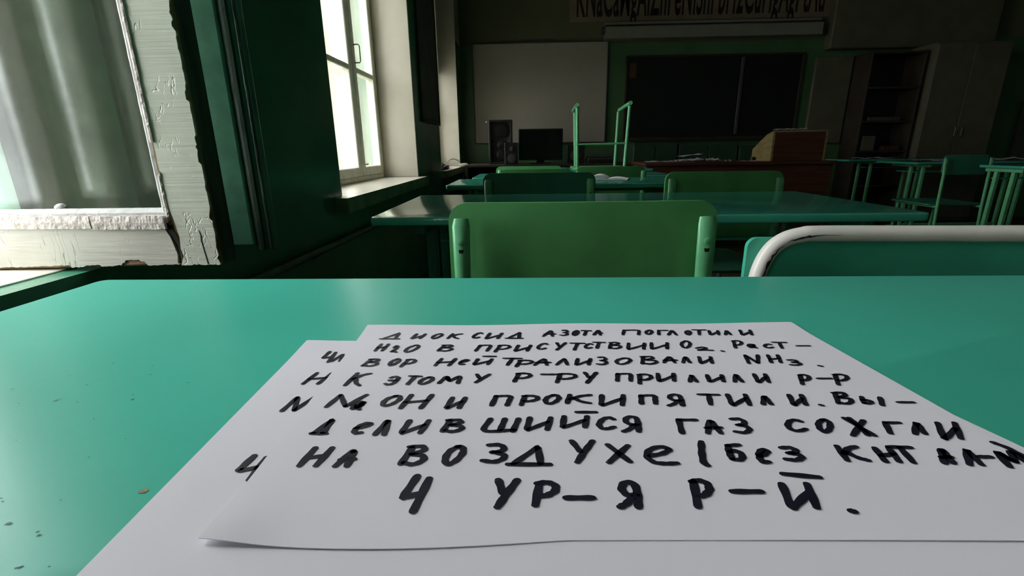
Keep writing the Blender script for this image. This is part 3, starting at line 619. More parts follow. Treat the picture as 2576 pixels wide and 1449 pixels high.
# letter boxes in millimetres on the desk (lower left, lower right, upper right, upper left)
INK = [
 (1, [('Д',[(-110.5,325.5),(-96.6,325.5),(-94.3,336.3),(-108.5,336.3)]), ('И',[(-87.2,326.1),(-80.4,326.1),(-78.5,335.1),(-85.4,335.1)]), ('О',[(-72.5,325.9),(-66.9,325.9),(-64.9,335.5),(-70.6,335.5)]), ('К',[(-60,326.1),(-52.4,326),(-50.4,335.5),(-58.2,335.5)]), ('С',[(-41.8,326.9),(-37,326.9),(-34.9,337.3),(-39.8,337.3)]), ('И',[(-31.4,326),(-22.1,326),(-19.9,336.5),(-29.4,336.6)]), ('Д',[(-16.5,326.4),(-4.4,326.4),(-2.1,337.2),(-14.5,337.2)]), ('А',[(11.3,330.3),(19.3,330.3),(21.4,340.3),(13.2,340.3)]), ('З',[(24.3,332),(29,332),(30.9,341.6),(26.2,341.6)]), ('О',[(33.5,332),(36.8,332),(38.7,341),(35.3,341)]), ('Т',[(39.5,332),(46.2,332),(48.1,341),(41.3,341)]), ('А',[(49.3,332.7),(55.1,332.7),(56.9,341),(50.9,341)]), ('П',[(71.1,333.1),(83.3,333.1),(85.2,342.2),(72.8,342.2)]), ('О',[(88.6,333.8),(93.1,333.8),(94.8,342.2),(90.2,342.2)]), ('Г',[(97.8,333.1),(104.6,333.1),(106.5,342.1),(99.6,342.1)]), ('Л',[(104.7,332.6),(111,332.6),(112.8,341.3),(106.4,341.3)]), ('О',[(118.3,333),(121.6,333),(123.3,341.3),(119.9,341.3)]), ('Т',[(124.2,333),(133.5,333),(135.6,343.1),(126.1,343.1)]), ('И',[(136,333),(142.5,333),(144.3,341.2),(137.6,341.3)]), ('Л',[(147,333),(151.1,333),(152.7,340.7),(148.5,340.7)]), ('И',[(159.2,332.5),(166.7,332.5),(168.7,341.9),(161,341.9)])]),
 (2, [('Н',[(-107.8,303.7),(-102.3,303.7),(-101.4,315.6),(-107.1,315.6)]), ('2',[(-96.1,301.4),(-92.2,301.4),(-92.1,312.5),(-96.1,312.5)]), ('О',[(-87.1,301.4),(-80.3,301.5),(-77.8,313.6),(-84.8,313.6)]), ('В',[(-63.3,303.4),(-55,303.4),(-52.8,313.6),(-61.4,313.6)]), ('П',[(-36.8,303.4),(-28.5,303.4),(-26.4,313.5),(-34.9,313.5)]), ('Р',[(-23.1,301.9),(-15.3,301.9),(-12.8,313.5),(-20.9,313.5)]), ('И',[(-9.2,303.4),(-0.3,303.4),(1.9,313.5),(-7.3,313.5)]), ('С',[(6.3,306.6),(11.8,306.6),(13.9,316.6),(8.2,316.6)]), ('У',[(18.3,305.1),(24.4,305.1),(27.1,317.9),(20.7,317.9)]), ('Т',[(28.4,305.1),(38,305.1),(40.5,317.2),(30.7,317.2)]), ('С',[(39.9,308.1),(44.3,308.1),(46,316.1),(41.5,316.1)]), ('Т',[(45.2,308.1),(52.9,308.1),(55.2,318.8),(47.3,318.8)]), ('В',[(56.8,307.6),(64.1,307.7),(66.4,318.4),(58.8,318.4)]), ('И',[(69.7,306.6),(81.1,306.6),(83.4,317.2),(71.6,317.2)]), ('И',[(86.1,307.2),(97.4,307.2),(99.7,317.9),(88,317.9)]), ('О',[(107.7,308.7),(113.9,308.7),(116.4,321.1),(110,321.1)]), ('2',[(115.9,304.6),(126.9,304.6),(128.1,309.9),(116.9,309.9)]), ('.',[(132.8,303.6),(133.8,302.9)]), ('Р',[(144.3,308.7),(149.8,308.7),(153,321.7),(147.3,321.7)]), ('а',[(153.8,308.8),(158.7,308.8),(160.1,315.4),(155,315.4)]), ('С',[(164.9,308.8),(170.1,308.8),(171.4,315.4),(166.2,315.4)]), ('Т',[(172.3,308.1),(181.3,308.1),(183.6,318.7),(174.3,318.7)]), ('-',[(188.2,312.4),(196.7,312.4)])]),
 (3, [('В',[(-108.7,279.4),(-100.7,279.4),(-98.8,289.8),(-106.9,289.8)]), ('О',[(-91.9,280.4),(-87.2,280.4),(-86,290.2),(-90.9,290.1)]), ('Р',[(-83,278.5),(-77.3,278.5),(-75.3,289.5),(-81.2,289.5)]), ('Н',[(-60.8,280.2),(-50.9,280.2),(-48.8,290.8),(-59,290.7)]), ('Е',[(-45.7,281.9),(-41.3,281.9),(-40,289),(-44.5,289)]), ('И',[(-35.5,281.9),(-25.9,282),(-24.3,290.3),(-34.1,290.3)]), ('_',[(-30.1,294.5),(-22.4,294.5)]), ('Т',[(-17.9,281),(-6.8,281),(-4.7,291.4),(-16.3,291.4)]), ('Р',[(-7.8,278.8),(1.1,278.8),(2.9,288.2),(-6.2,288.2)]), ('А',[(4.1,281.1),(13.4,281.1),(15.1,289.8),(5.6,289.8)]), ('Л',[(18.4,281.7),(25.7,281.7),(27.3,290.2),(19.8,290.2)]), ('И',[(31.1,281.7),(39.7,281.8),(41.5,290.8),(32.7,290.8)]), ('З',[(44.8,282.1),(50.4,282.1),(52.5,293.2),(46.6,293.2)]), ('О',[(57.1,282.5),(66.3,282.6),(68.1,291.9),(58.7,291.8)]), ('В',[(73.9,282.9),(82.9,283),(85.1,294.2),(75.7,294.2)]), ('А',[(88.4,285),(96.7,285),(98.3,293.3),(89.8,293.3)]), ('Л',[(100.7,285),(105.5,285.1),(107,293.3),(102.1,293.3)]), ('И',[(112,284.2),(119.6,284.2),(121.5,293.9),(113.7,293.9)]), ('N',[(142.5,283.9),(151.5,283.9),(154,296.9),(144.6,296.9)]), ('Н',[(157.4,285.2),(164.1,285.2),(167.1,297),(160.1,296.9)]), ('З',[(167.9,281.6),(174.3,281.6),(175.7,289.2),(169.2,289.2)]), ('.',[(184.9,280.7),(186.2,280.1)])]),
 (4, [('К',[(-110.2,252.9),(-101.4,253),(-99.7,269.2),(-109,269.2)]), ('Э',[(-86.4,254),(-81.3,254.1),(-80,264.4),(-85.3,264.4)]), ('Т',[(-75.3,254.5),(-68.6,254.6),(-66.8,265.2),(-73.7,265.2)]), ('О',[(-66.3,254.9),(-59.9,254.9),(-58.4,263.8),(-64.9,263.7)]), ('М',[(-54,256.1),(-42.5,256.1),(-40.9,265),(-52.8,265)]), ('У',[(-33.7,257.1),(-26,257.2),(-24.2,267.7),(-32.1,267.7)]), ('Р',[(-8.5,258.3),(-0.4,258.3),(1.5,269.3),(-6.9,269.3)]), ('-',[(8.5,267.9),(16.5,267.9)]), ('Р',[(17.1,257.3),(27.3,257.4),(29.3,268.8),(18.7,268.8)]), ('У',[(33.3,256.9),(40.3,257),(42.6,270.6),(35.3,270.6)]), ('П',[(53.5,259.4),(62,259.5),(63.6,269),(54.9,269)]), ('Р',[(66.2,256.1),(73.4,256.1),(75.5,268.2),(68,268.2)]), ('И',[(78.5,259.5),(88.2,259.6),(90,269.4),(79.9,269.4)]), ('Л',[(96.5,258.6),(100.8,258.6),(102.1,266.6),(97.8,266.6)]), ('И',[(108.3,258.9),(117.2,259),(118.7,267.5),(109.5,267.5)]), ('Л',[(123,258.7),(127.7,258.7),(129.4,267.6),(124.7,267.6)]), ('И',[(136.7,258.3),(143.3,258.3),(145.5,268.8),(138.6,268.8)]), ('Р',[(161,255.8),(166.1,255.8),(170.8,268.1),(165.5,268)]), ('-',[(174.2,263.2),(181.9,263.3)]), ('Р',[(181.4,255.4),(188.2,255.4),(193.7,268.7),(186.6,268.7)])]),
 (5, [('N',[(-111.4,228.3),(-95.5,228.4),(-93.3,241.7),(-109.9,241.6)]), ('а',[(-97.2,225.7),(-92.2,225.7),(-91.1,234.2),(-96.2,234.1)]), ('О',[(-81.7,229.7),(-74,229.7),(-72.3,240.6),(-80.3,240.5)]), ('Н',[(-69.9,227.2),(-57.6,227.3),(-55.3,242),(-68.2,241.9)]), ('И',[(-44.7,227.7),(-37.4,227.7),(-35.7,238.9),(-43.3,238.9)]), ('П',[(-20.3,230.5),(-11.4,230.6),(-9.7,241),(-19,241)]), ('Р',[(-4.1,231.1),(3.8,231.2),(5.4,241.3),(-2.8,241.3)]), ('О',[(8.9,232.5),(16.3,232.6),(17.7,242.1),(10.1,242.1)]), ('К',[(21.3,233.3),(33.8,233.4),(35.3,242.7),(22.4,242.6)]), ('И',[(39.9,231.3),(52,231.4),(53.8,242.4),(41.2,242.3)]), ('П',[(61.9,232.9),(70,233),(71.5,242.2),(63.1,242.1)]), ('Я',[(76.3,231.1),(84.9,231.2),(86.7,242.9),(77.8,242.8)]), ('Т',[(95.3,232.4),(105.6,232.5),(107.3,243.4),(96.6,243.4)]), ('И',[(110.8,232),(120.6,232.1),(122.4,243.5),(112.2,243.5)]), ('Л',[(127.5,232.8),(132.1,232.9),(134.1,241.2),(129.4,241.2)]), ('И',[(143.7,232.3),(150.5,232.4),(153.5,243.3),(146.4,243.3)]), ('.',[(157.8,232.4),(158.4,232)]), ('В',[(168.2,233.8),(175.6,233.9),(180.1,246),(172.4,245.9)]), ('Ь',[(182,234),(186.1,234),(189.3,241.3),(185.1,241.3)]), ('I',[(189.4,232.3),(190.3,232.3),(195.8,240.8),(194.9,240.7)]), ('-',[(201,235.6),(208.9,235.6)])]),
 (6, [('Д',[(-108.4,202.9),(-101.2,203),(-100.3,214.8),(-107.7,214.7)]), ('Е',[(-88.5,203.4),(-82.2,203.5),(-81,212.3),(-87.5,212.3)]), ('Л',[(-76.2,202.3),(-71.4,202.3),(-71,214.5),(-76,214.5)]), ('И',[(-63.3,204),(-53.4,204.1),(-51.8,215.2),(-62.2,215.1)]), ('В',[(-43.1,205.3),(-34.5,205.4),(-33,215.7),(-42,215.7)]), ('Ш',[(-22,205.7),(-6.8,205.9),(-5.1,217.3),(-21,217.1)]), ('И',[(-0.8,207.4),(10,207.6),(11.6,218.5),(0.3,218.4)]), ('И',[(17.3,209.9),(29.2,210),(30.7,219.9),(18.2,219.8)]), ('_',[(25.8,224),(35.7,224.1)]), ('С',[(35.3,208.5),(42.8,208.5),(44.2,218.8),(36.3,218.7)]), ('Я',[(47.1,206.3),(55.7,206.4),(57.5,219.5),(48.4,219.4)]), ('Г',[(75.4,205.2),(84.3,205.3),(86,217.4),(76.7,217.3)]), ('А',[(87.9,205.3),(95.3,205.4),(96.7,215.8),(89,215.7)]), ('З',[(101.7,205.9),(108.7,205.9),(111.1,218.2),(103.7,218.2)]), ('С',[(128.9,207.6),(136.9,207.7),(138.8,217.5),(130.4,217.4)]), ('О',[(143.1,206.8),(149.1,206.9),(153.1,217.9),(146.9,217.8)]), ('Ж',[(156.6,204),(166.8,204.1),(172.8,219.6),(162,219.5)]), ('Г',[(175.7,206.1),(182.9,206.1),(186.8,215.7),(179.4,215.6)]), ('Л',[(187.1,205.7),(192.1,205.8),(197.1,215),(192,214.9)]), ('И',[(197.8,202),(206.1,202.1),(213.9,215.6),(205.2,215.5)])]),
 (7, [('Н',[(-102.8,178),(-94.5,178.1),(-93.2,191.2),(-102,191.1)]), ('А',[(-86.5,177.9),(-80.3,178),(-79,188.7),(-85.6,188.6)]), ('В',[(-57.5,179.5),(-48.7,179.6),(-47.1,192.9),(-56.4,192.7)]), ('О',[(-38.5,179.8),(-31.5,179.9),(-30,193),(-37.4,193)]), ('З',[(-20.8,181.8),(-11.8,182),(-10.3,194.6),(-19.8,194.5)]), ('Д',[(-9.2,180.1),(9.3,180.3),(11.1,192.7),(-8.4,192.4)]), ('У',[(19.5,182),(28.8,182.2),(30.7,198.1),(20.7,198)]), ('Х',[(35.9,182),(45.2,182.1),(46.8,195.2),(36.9,195.1)]), ('е',[(53.5,181.4),(65.8,181.6),(67.4,193.9),(54.4,193.8)]), ('(',[(76.8,180.5),(79.1,180.5),(84.4,198),(81.9,198)]), ('Б',[(90.7,184.3),(96.2,184.4),(98.7,195.8),(92.9,195.7)]), ('Е',[(102.8,182.9),(107.7,182.9),(110,192.1),(104.9,192)]), ('З',[(115.1,184.7),(122.4,184.8),(124.2,194),(116.7,193.9)]), ('К',[(141.8,184.9),(150.9,185),(152.1,195.4),(142.7,195.3)]), ('Н',[(157.9,184.2),(164.5,184.3),(166.4,194.1),(159.5,194)]), ('Т',[(166,183.7),(175.3,183.8),(176.6,195.1),(166.9,195)]), ('А',[(182.6,183.4),(187,183.5),(191.4,192.9),(186.8,192.9)]), ('Л',[(192.6,182.6),(197.9,182.6),(202.5,192.6),(197,192.6)]), ('-',[(201.7,188.1),(206.5,188.1)]), ('М',[(208.3,181.3),(218,181.4),(220.7,192.1),(210.5,192)]), ('_',[(217.5,199),(220.4,194.2),(221.9,185)])]),
 (8, [('4',[(-51.2,150.7),(-44,150.8),(-42.5,171.8),(-50.5,171.7)]), ('У',[(-14.2,153.8),(-6.8,153.9),(-4.9,169.7),(-12.9,169.6)]), ('Р',[(2.5,155.1),(9.8,155.2),(11.3,168.4),(3.6,168.3)]), ('-',[(15,159.3),(25.6,159.5)]), ('Я',[(35.8,154.6),(44,154.7),(45.7,168.7),(36.8,168.5)]), ('Р',[(66,155.2),(72,155.3),(74.9,170.5),(68.4,170.4)]), ('-',[(82.9,164),(94.4,164.1)]), ('И',[(102.1,155.5),(112.3,155.6),(115.3,168.9),(104.5,168.7)]), ('.',[(123.6,153.8),(124.5,153.6)]), ('_',[(108.8,175.2),(122.7,173.3)])]),
 (11, [('4',[(-139.2,285.9),(-133.2,285.9),(-135.2,303.2),(-141.6,303.2)]), ('Л',[(-132.3,287.3),(-126.4,287.3),(-125.8,298.1),(-131.9,298.1)])]),
 (12, [('Н',[(-137.1,255.4),(-126.9,255.5),(-124.7,270.2),(-135.4,270.1)])]),
 (13, [('N',[(-134.5,224.5),(-124.4,224.6),(-123,239.6),(-133.7,239.5)])]),
 (14, [('4',[(-127.6,168.7),(-119.1,168.8),(-121.3,185.4),(-130.4,185.3)])]),
]

PEN = {1: (2.6, 1.9), 2: (2.6, 1.9), 3: (2.7, 2.0), 4: (2.9, 2.1), 5: (3.1, 2.2), 6: (3.2, 2.4), 7: (3.3, 2.6), 8: (3.5, 2.9), 11: (2.6, 1.9), 12: (2.7, 2.1), 13: (2.9, 2.3), 14: (3.4, 2.8)}   # chisel nib, mm
def ribbon(bm, P, wid, h, rn):
    """a marker stroke: ribbon with round ends, lying on the paper"""
    C = catmull([(p[0], p[1], 0) for p in P], 6) if len(P) > 2 else [Vector((P[0][0]+(P[1][0]-P[0][0])*k/6, P[0][1]+(P[1][1]-P[0][1])*k/6, 0)) for k in range(7)]
    n = len(C); L = []; R = []
    for i in range(n):
        T = C[min(i+1, n-1)]-C[max(i-1, 0)]
        if T.length < 1e-9: T = Vector((1, 0, 0))
        T.normalize(); N = Vector((-T.y, T.x, 0)); w = .0005*math.hypot(wid[0]*N.x, wid[1]*N.y)*(1+.10*math.sin(i*1.3+P[0][0]*900))*(1.0 if 0 < i < n-1 else .92)
        L.append(C[i]+N*w); R.append(C[i]-N*w)
    vv = lambda p: bm.verts.new((p.x, p.y, h(p.x, p.y)+.00035))
    l = [vv(p) for p in L]; r = [vv(p) for p in R]
    for i in range(n-1): bm.faces.new((r[i], r[i+1], l[i+1], l[i]))
    for (c, t) in ((C[0], C[0]-C[1]), (C[-1], C[-1]-C[-2])):
        t = t.normalized() if t.length > 1e-9 else Vector((1, 0, 0)); a0 = math.atan2(t.y, t.x)-PI/2
        f = [vv(c+Vector((math.cos(a0+PI*k/7)*wid[0], math.sin(a0+PI*k/7)*wid[1], 0))*.00046) for k in range(8)]
        bm.faces.new(f)
def write(sheet_obj, lines, h, Qclip=None):
    rn = random.Random(11)
    for ln, row in INK:
        if ln not in lines: continue
        for ch, q in row:
            q = [(a/1000, b/1000) for a, b in q]
            bm = B()
            if ch in '-_.': ribbon(bm, q, PEN[ln], h, rn)
            else:
                for st in GL[ch]: ribbon(bm, [quad(q, u, v) for (u, v) in st], PEN[ln], h, rn)
            obj('marker_dash' if ch in '-_' else 'marker_dot' if ch == '.' else 'marker_letter', bm, M['ink'], sheet_obj)
s2 = sheet('paper_sheet', Q2, h2, 'lower white sheet of paper showing at the left edge and the bottom', (60, 36))
s1 = sheet('paper_sheet', Q1, h1, 'top white sheet of paper covered in black Cyrillic marker lines')
write(s2, (11, 12, 13, 14), h2); write(s1, (1, 2, 3, 4, 5, 6, 7, 8), h1)

# open book on the third desk
r = empty('open_book', (.352, 2.13, .751), -.25, label='open book lying beside the dark chair on the third desk', cat='book')
for s in (-1, 1):
    bm = B(); g = []
    for i in range(9):
        t = i/8; x = s*t*.085; z = .010*math.sin(PI*min(1, t*1.15))*(1.5 if s < 0 else .8)+.003
        g.append([(x, z)])
    top = [(s*i/8*.085, (.020 if s < 0 else .008)*math.sin(PI*min(.93, .12+i/8*.85))+.002) for i in range(9)]
    out = top + [(s*.085, 0.0005), (0, 0.0005)]
    prism(bm, out, 'y', -.07, .07); obj('page_block', bm, M['paper'], r)
bm = B(); box(bm, -.088, .088, -.073, .073, -.0006, .0005); obj('cover', bm, M['grey_plastic'], r)

# ------------------------------------------------------------------ front wall
def board(name, x0, x1, z0, z1, m, label, cat, fr=None, ft=.03, dep=.02, y=YF):
    r = empty(name, ((x0+x1)/2, y, (z0+z1)/2), label=label, cat=cat); w, h = (x1-x0)/2, (z1-z0)/2
    bm = B(); box(bm, -w, w, -dep, -.001, -h, h, .002, 1); obj('panel', bm, m, r)
    if fr:
        bm = B()
        for (a, b, c, d) in ((-w-ft, w+ft, h, h+ft), (-w-ft, w+ft, -h-ft, -h), (-w-ft, -w, -h, h), (w, w+ft, -h, h)): box(bm, a, b, -dep-.012, -.001, c, d, .002, 1)
        obj('frame', bm, fr, r)
    return r
board('whiteboard', -.622, .922, .955, 2.040, M['screen_board'], 'large pale projection board left of the blackboard', 'board', M['grey_plastic'], .012)
bb = board('blackboard', 1.16, 3.12, .995, 1.865, M['black_board'], 'black chalkboard with a hinged right wing', 'blackboard', M['dark_cab'], .022, .03)
bm = B(); box(bm, .30, .335, -.045, -.03, -.41, .42, .003, 1); obj('wing_stile', bm, M['grey_plastic'], bb)
bm = B(); box(bm, -.96, -.88, -.034, -.030, .22, .38, .001, 1); obj('taped_note', bm, M['orange'], bb, label='small faded note in the top left corner')
bm = B(); box(bm, -.95, .95, -.11, -.03, -.475, -.455, .003, 1); obj('chalk_tray', bm, M['dark_cab'], bb)
# rolled-up projector screen
r = empty('projector_screen', (2.05, YF, 2.13), label='rolled up projector screen case above the blackboard', cat='screen')
bm = B(); prism(bm, [(-.15, -.085), (-.15, .03), (-.12, .045), (-.02, .045), (-.02, -.085)], 'x', -1.18, 1.18); obj('case', bm, M['cloth_case'], r)
bm = B(); box(bm, -1.18, 1.18, -.10, -.02, .062, .09, .004, 1); obj('top_rail', bm, M['cloth_case'], r)
for s in (-1, 1):
    bm = B(); box(bm, s*1.18-.03, s*1.18+.03, -.13, -.001, -.02, .045, .005, 1); obj('end_bracket', bm, M['grey_plastic'], r)
# banner with the activity series
r = empty('banner', (1.92, YF, 2.53), label='long banner of chemical element symbols above the blackboard', cat='banner')
bm = B(); box(bm, -1.44, 1.42, -.012, -.001, -.285, .285, .001, 1); obj('panel', bm, M['banner'], r)
def lettering(text, width, height, loc, par, m, th=.002):
    cu = bpy.data.curves.new('lettering', 'FONT'); cu.body = text; cu.size = 1; cu.extrude = 0; cu.offset = .018; cu.space_character = 1.06
    to = bpy.data.objects.new('tmp', cu); COL.objects.link(to); dg = bpy.context.evaluated_depsgraph_get()
    me = bpy.data.meshes.new_from_object(to.evaluated_get(dg)); bpy.data.objects.remove(to)
    xs = [v.co.x for v in me.vertices]; ys = [v.co.y for v in me.vertices]; x0, x1, y0 = min(xs), max(xs), 0; y1 = .72
    for v in me.vertices:
        v.co = Vector((loc[0]+(v.co.x-x0)/(x1-x0)*width, loc[1], loc[2]+(v.co.y-y0)/(y1-y0)*height))
    me.materials.clear(); me.materials.append(m); o = bpy.data.objects.new('lettering', me); COL.objects.link(o); o.parent = par; return o
lettering('KNaCaMgAlZnFeNiSnPbH2CuHgAgPtAu', 2.72, .42, (-1.36, -.0135, -.225), r, M['black_ink'])
# pale panels, bookcase and cupboard right of the blackboard
bm = B(); box(bm, 3.27, 3.68, YF-.05, YF-.001, .90, 1.835, .004, 1); obj('wall_panel', bm, M['pale_panel'], label='narrow pale panel on the front wall right of the blackboard', cat='panel')
bm = B(); box(bm, 3.34, 5.10, YF-.14, YF-.001, 1.90, 2.62, .01, 1); obj('roller_map', bm, M['pale_panel'], label='large dim brownish hanging chart above the dark bookcase', cat='chart')
r = empty('bookcase', (4.0, YF-.17, 0), label='black open bookcase with a few items on its shelves', cat='bookcase')
bm = B(); box(bm, -.30, -.28, -.15, .15, 0, 1.84, .002, 1); obj('side_panel', bm, M['dark_cab'], r)
bm = B(); box(bm, .26, .28, -.15, .15, 0, 1.84, .002, 1); obj('side_panel', bm, M['dark_cab'], r)
bm = B(); box(bm, -.28, .26, .135, .15, 0, 1.84); obj('back_panel', bm, M['black_plastic'], r)
for z in (.05, .42, .80, 1.12, 1.47, 1.82):
    bm = B(); box(bm, -.28, .26, -.15, .135, z-.01, z+.01, .001, 1); obj('shelf', bm, M['dark_cab'], r)
bx = [(-.22, -.08, .81, .97, 'pale_panel', 'pale box file on the middle bookcase shelf'), (.02, .20, .81, .86, 'orange', 'flat orange folder on the middle bookcase shelf'), (-.2, .15, 1.13, 1.17, 'grey_plastic', 'flat grey box on the upper bookcase shelf')]
for (a, b, z0, z1, mm, lab) in bx:
    bm = B(); box(bm, 4.0+a, 4.0+b, YF-.29, YF-.08, z0, z1, .004, 1); obj('storage_box', bm, M[mm], label=lab, cat='box')
r = empty('cupboard', (4.72, YF-.20, 0), label='tall olive grey two door cupboard at the right of the front wall', cat='cupboard')
bm = B(); box(bm, -.40, .36, -.17, .19, .02, 1.90, .004, 1); obj('body', bm, M['pale_panel'], r)
for (a, b) in ((-.395, -.022), (-.018, .355)):
    bm = B(); box(bm, a, b, -.19, -.17, .06, 1.88, .004, 1); d = obj('door', bm, M['pale_panel'], r)
    bm = B(); xx = -.05 if a < -.1 else .02; tube(bm, [(xx, -.19, .95), (xx, -.21, .96), (xx, -.21, 1.04), (xx, -.19, 1.05)], .004, 8); obj('handle', bm, M['chrome'], d)
bm = B(); box(bm, 5.68, 6.05, YF-.04, YF-.001, .55, 1.32, .003, 1); obj('wall_poster', bm, M['pale_panel'], label='pale strip of poster at the far right edge', cat='poster')
# low green cupboards under the blackboard
for i, (a, b, lab) in enumerate(((1.22, 1.72, 'low green cupboard under the left end of the blackboard'), (1.74, 2.40, 'low green cupboard under the middle of the blackboard'), (2.42, 3.10, 'low green cupboard under the blackboard behind the lectern'))):
    r = empty('low_cupboard', ((a+b)/2, YF-.16, 0), label=lab, cat='cupboard'); w = (b-a)/2
    bm = B(); box(bm, -w, w, -.13, .15, .0, .93-.02*i, .004, 1); obj('body', bm, M['green_cup'], r)
    for s in (-1, 1):
        bm = B(); box(bm, min(0, s*w)+.004, max(0, s*w)-.004, -.145, -.13, .05, .90-.02*i, .003, 1); obj('door', bm, M['green_cup'], r)

# ------------------------------------------------------------------ demonstration table, lectern, papers
r = empty('demonstration_table', (1.80, 4.45, 0), label='long reddish brown teacher table in front of the blackboard', cat='table')
bm = B(); box(bm, -.80, .80, -.27, .30, .728, .755, .004, 1); obj('tabletop', bm, M['brown_wood'], r)
bm = B(); box(bm, -.76, .76, -.24, -.22, .12, .728, .002, 1); obj('front_panel', bm, M['brown_wood'], r)
for s in (-1, 1):
    bm = B(); box(bm, s*.77-.012, s*.77+.012, -.24, .28, 0, .728, .002, 1); obj('side_panel', bm, M['brown_wood'], r)
r = empty('lectern', (2.27, 4.36, .756), label='wooden tabletop lectern with a lit slanting side', cat='lectern')
prof = [(-.16, 0), (-.16, .232), (-.05, .205), (.19, .085), (.19, 0)]
for s in (-1, 1):
    bm = B(); prism(bm, prof, 'x', s*.215-.008, s*.215+.008); obj('side_panel', bm, M['light_wood'], r)
bm = B(); box(bm, -.207, .207, -.16, -.145, 0, .235, .002, 1); obj('front_panel', bm, M['brown_wood'], r)
bm = B(); prism(bm, [(-.162, .233), (-.05, .206), (.192, .086), (.192, .096), (-.05, .218), (-.162, .245)], 'x', -.223, .223); obj('sloping_top', bm, M['light_wood'], r)
bm = B(); tube(bm, [(0, 0, .0), (0, 0, .03)], .02, 12); bmesh.ops.translate(bm, verts=bm.verts, vec=(2.02, 4.47, .757)); obj('ink_bottle', bm, M['black_plastic'], label='small black bottle at the foot of the lectern', cat='bottle')
def crumple(x, y, z, w, d, h, seed, label, name='loose_paper', mm='paper', rz=0, tilt=0):
    q = random.Random(seed); bm = B(); n = 6; g = []
    for j in range(n+1):
        g.append([bm.verts.new(((i/n-.5)*w, (j/n-.5)*d, h*(.5+.5*math.sin(i*1.7+seed)*math.cos(j*1.3+seed*2))*q.uniform(.7, 1)+tilt*(i/n)+.0005)) for i in range(n+1)])
    for j in range(n):
        for i in range(n): bm.faces.new((g[j][i], g[j][i+1], g[j+1][i+1], g[j+1][i]))
    bmesh.ops.solidify(bm, geom=list(bm.faces), thickness=.0006)
    bmesh.ops.rotate(bm, verts=bm.verts, cent=(0, 0, 0), matrix=Matrix.Rotation(rz, 3, 'Z')); zm = min(v.co.z for v in bm.verts)
    for v in bm.verts: v.co.z -= zm
    o = obj(name, bm, M[mm], label=label, cat='paper'); o.location = (x, y, z); return o
crumple(1.18, 4.40, .7555, .26, .16, .012, 1, 'flat sheets at the left end of the teacher table')
crumple(1.42, 4.35, .7555, .22, .14, .030, 2, 'crumpled white paper in the middle of the teacher table', tilt=.01)
crumple(1.44, 4.42, .800, .20, .13, .01, 3, 'sheet propped on top of the crumpled paper on the teacher table', tilt=.02)
crumple(1.63, 4.36, .7555, .10, .10, .035, 4, 'small white crumpled scrap on the teacher table')
crumple(1.74, 4.36, .7555, .08, .08, .018, 5, 'tiny white scrap right of the crumpled one on the teacher table')
crumple(1.94, 4.33, .7555, .16, .13, .006, 6, 'flat sheet before the lectern')
crumple(2.20, 4.25, 1.005, .24, .10, .02, 7, 'papers lying on top of the lectern', tilt=.0)
crumple(3.64, 4.36, .7365, .42, .26, .018, 8, 'pile of dull papers on the paper strewn right row desk')
crumple(4.07, 4.36, .7365, .36, .26, .030, 9, 'second heap of papers at the right end of that desk')
o = crumple(3.32, 4.24, .7365, .18, .12, .012, 10, 'orange brown folder on the paper strewn right row desk', 'folder', 'orange')
crumple(3.60, 5.2, .7365, .34, .24, .02, 12, 'grey papers on the farthest right row desk')
crumple(3.70, 3.40, .7365, .30, .2, .012, 13, 'white sheets on the desk at the right edge')

# ------------------------------------------------------------------ computer corner
r = empty('computer_table', (.22, 5.27, 0), label='dark computer table under the projection board', cat='table')
bm = B(); box(bm, -.86, .86, -.30, .30, .708, .73, .003, 1); obj('tabletop', bm, M['dark_cab'], r)
for s in (-1, 1):
    bm = B(); box(bm, s*.84-.01, s*.84+.01, -.28, .28, 0, .708, .002, 1); obj('side_panel', bm, M['dark_cab'], r)
bm = B(); box(bm, -.83, .83, .22, .235, .25, .70, .002, 1); obj('modesty_panel', bm, M['dark_cab'], r)
r = empty('monitor', (.14, 5.22, .731), label='black flat monitor on the computer table', cat='monitor')
bm = B(); box(bm, -.232, .232, -.02, .015, .035, .352, .006, 2); hs = obj('housing', bm, M['black_plastic'], r)
bm = B(); box(bm, -.222, .222, -.0215, -.0195, .050, .340); obj('screen', bm, M['screen'], r)
bm = B(); prism(bm, [(-.045, .0), (.045, .0), (.035, .07), (-.035, .07)], 'y', .015, .035); obj('neck', bm, M['black_plastic'], r)
bm = B(); prism(bm, rrect(-.11, .11, -.06, .09, .05, 6), 'z', 0, .010); obj('stand', bm, M['black_plastic'], r)
r = empty('speaker_tower', (-.285, 5.38, .731), label='tall open fronted speaker tower left of the monitor', cat='speaker')
bm = B(); box(bm, -.125, -.105, -.10, .12, 0, .45, .002, 1); box(bm, .105, .125, -.10, .12, 0, .45, .002, 1); box(bm, -.105, .105, -.10, .12, .43, .45, .002, 1); box(bm, -.105, .105, -.10, .12, 0, .02, .002, 1); obj('cabinet', bm, M['black_plastic'], r)
bm = B(); box(bm, -.105, .105, -.03, .11, .02, .43); obj('baffle', bm, M['grey_plastic'], r)
for (z, rad) in ((.345, .075), (.20, .05), (.09, .06)):
    bm = B(); disc(bm, (.01, -.031, z), (0, -1, 0), rad, .018, 20); obj('driver', bm, M['black_plastic'], r, smooth=True)
bm = B(); disc(bm, (-.135, -.06, .43), (-1, 0, 0), .01, .02); obj('knob', bm, M['chrome'], r)
r = empty('desk_speaker', (-.165, 5.12, .731), label='small black loudspeaker just left of the monitor', cat='speaker')
bm = B(); box(bm, -.065, .065, -.07, .07, 0, .215, .004, 1); obj('cabinet', bm, M['black_plastic'], r)
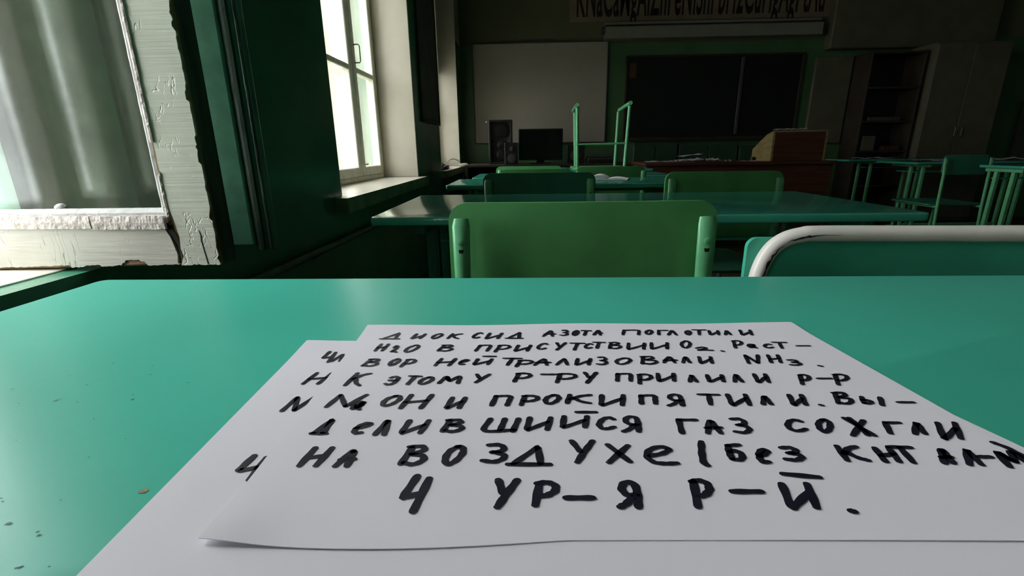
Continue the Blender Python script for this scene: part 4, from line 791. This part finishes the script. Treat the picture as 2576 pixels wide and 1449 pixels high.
bm = B(); box(bm, -.068, -.055, -.072, .07, 0, .213, .002, 1); obj('side_trim', bm, M['grey_plastic'], r)
for (z, rad) in ((.06, .045), (.155, .022)):
    bm = B(); disc(bm, (.005, -.0705, z), (0, -1, 0), rad, .008, 18); obj('driver', bm, M['grey_plastic'], r, smooth=True)
r = empty('desk_speaker', (.505, 5.22, .731), label='small black loudspeaker just right of the monitor', cat='speaker')
bm = B(); box(bm, -.092, .092, -.07, .09, 0, .185, .004, 1); obj('cabinet', bm, M['black_plastic'], r)
bm = B(); disc(bm, (0, -.0705, .08), (0, -1, 0), .055, .008, 18); obj('driver', bm, M['grey_plastic'], r, smooth=True)
r = empty('printer', (.76, 5.25, .731), label='low black printer right of the small loudspeaker', cat='printer')
bm = B(); box(bm, -.13, .13, -.12, .12, 0, .055, .006, 1); obj('body', bm, M['black_plastic'], r)
bm = B(); box(bm, -.115, .115, -.10, .10, .055, .082, .006, 1); obj('lid', bm, M['grey_plastic'], r)
bm = B(); box(bm, -.13, .13, -.124, -.119, .040, .046); obj('tray_edge', bm, M['chrome'], r)

# things on the farthest window sill
r = empty('plastic_bag', (-.82, 4.62, SILL+.001), label='dark crumpled bag on the farthest window sill', cat='bag')
bm = B(); t = bmesh.new(); bmesh.ops.create_icosphere(t, subdivisions=3, radius=1); q = random.Random(4)
for v in t.verts:
    k = 1+.18*math.sin(v.co.x*7+v.co.y*5)+.1*q.uniform(-1, 1); v.co = Vector((v.co.x*.05*k, v.co.y*.30*k, max(0, (v.co.z+.55)*.035*k*(1-.5*max(0, v.co.y)))))
merge(bm, t); obj('body', bm, M['foil'], r)
bm = B(); tube(bm, catmull([(0, .30, .012), (.02, .05, .045), (.0, -.2, .050), (-.01, -.30, .03)], 6), .006, 8); obj('strap', bm, M['putty'], r, smooth=True)
bm = B(); tube(bm, catmull([(-.84, 4.96, SILL+.03), (-.80, 5.1, SILL+.085), (-.76, 5.3, SILL+.07), (-.735, 5.45, SILL+.01), (-.705, 5.5, .62), (-.70, 5.3, .60), (-.70, 5.1, .55)], 8), .004, 8)
obj('power_cable', bm, M['putty'], smooth=True, label='thin grey cable looping off the farthest window sill', cat='cable')
r = empty('power_plug', (-.705, 5.40, SILL+.012), label='white plug hanging at the corner of the farthest window sill', cat='plug')
bm = B(); tube(bm, [(-.05, 0, 0), (-.02, 0, .004), (.02, 0, .006), (.045, 0, .006)], [.016, .02, .02, .013], 12); obj('body', bm, M['plaster'], r, smooth=True)
for s in (-1, 1):
    bm = B(); tube(bm, [(-.05, s*.008, 0), (-.065, s*.008, 0)], .0022, 6); obj('pin', bm, M['chrome'], r)
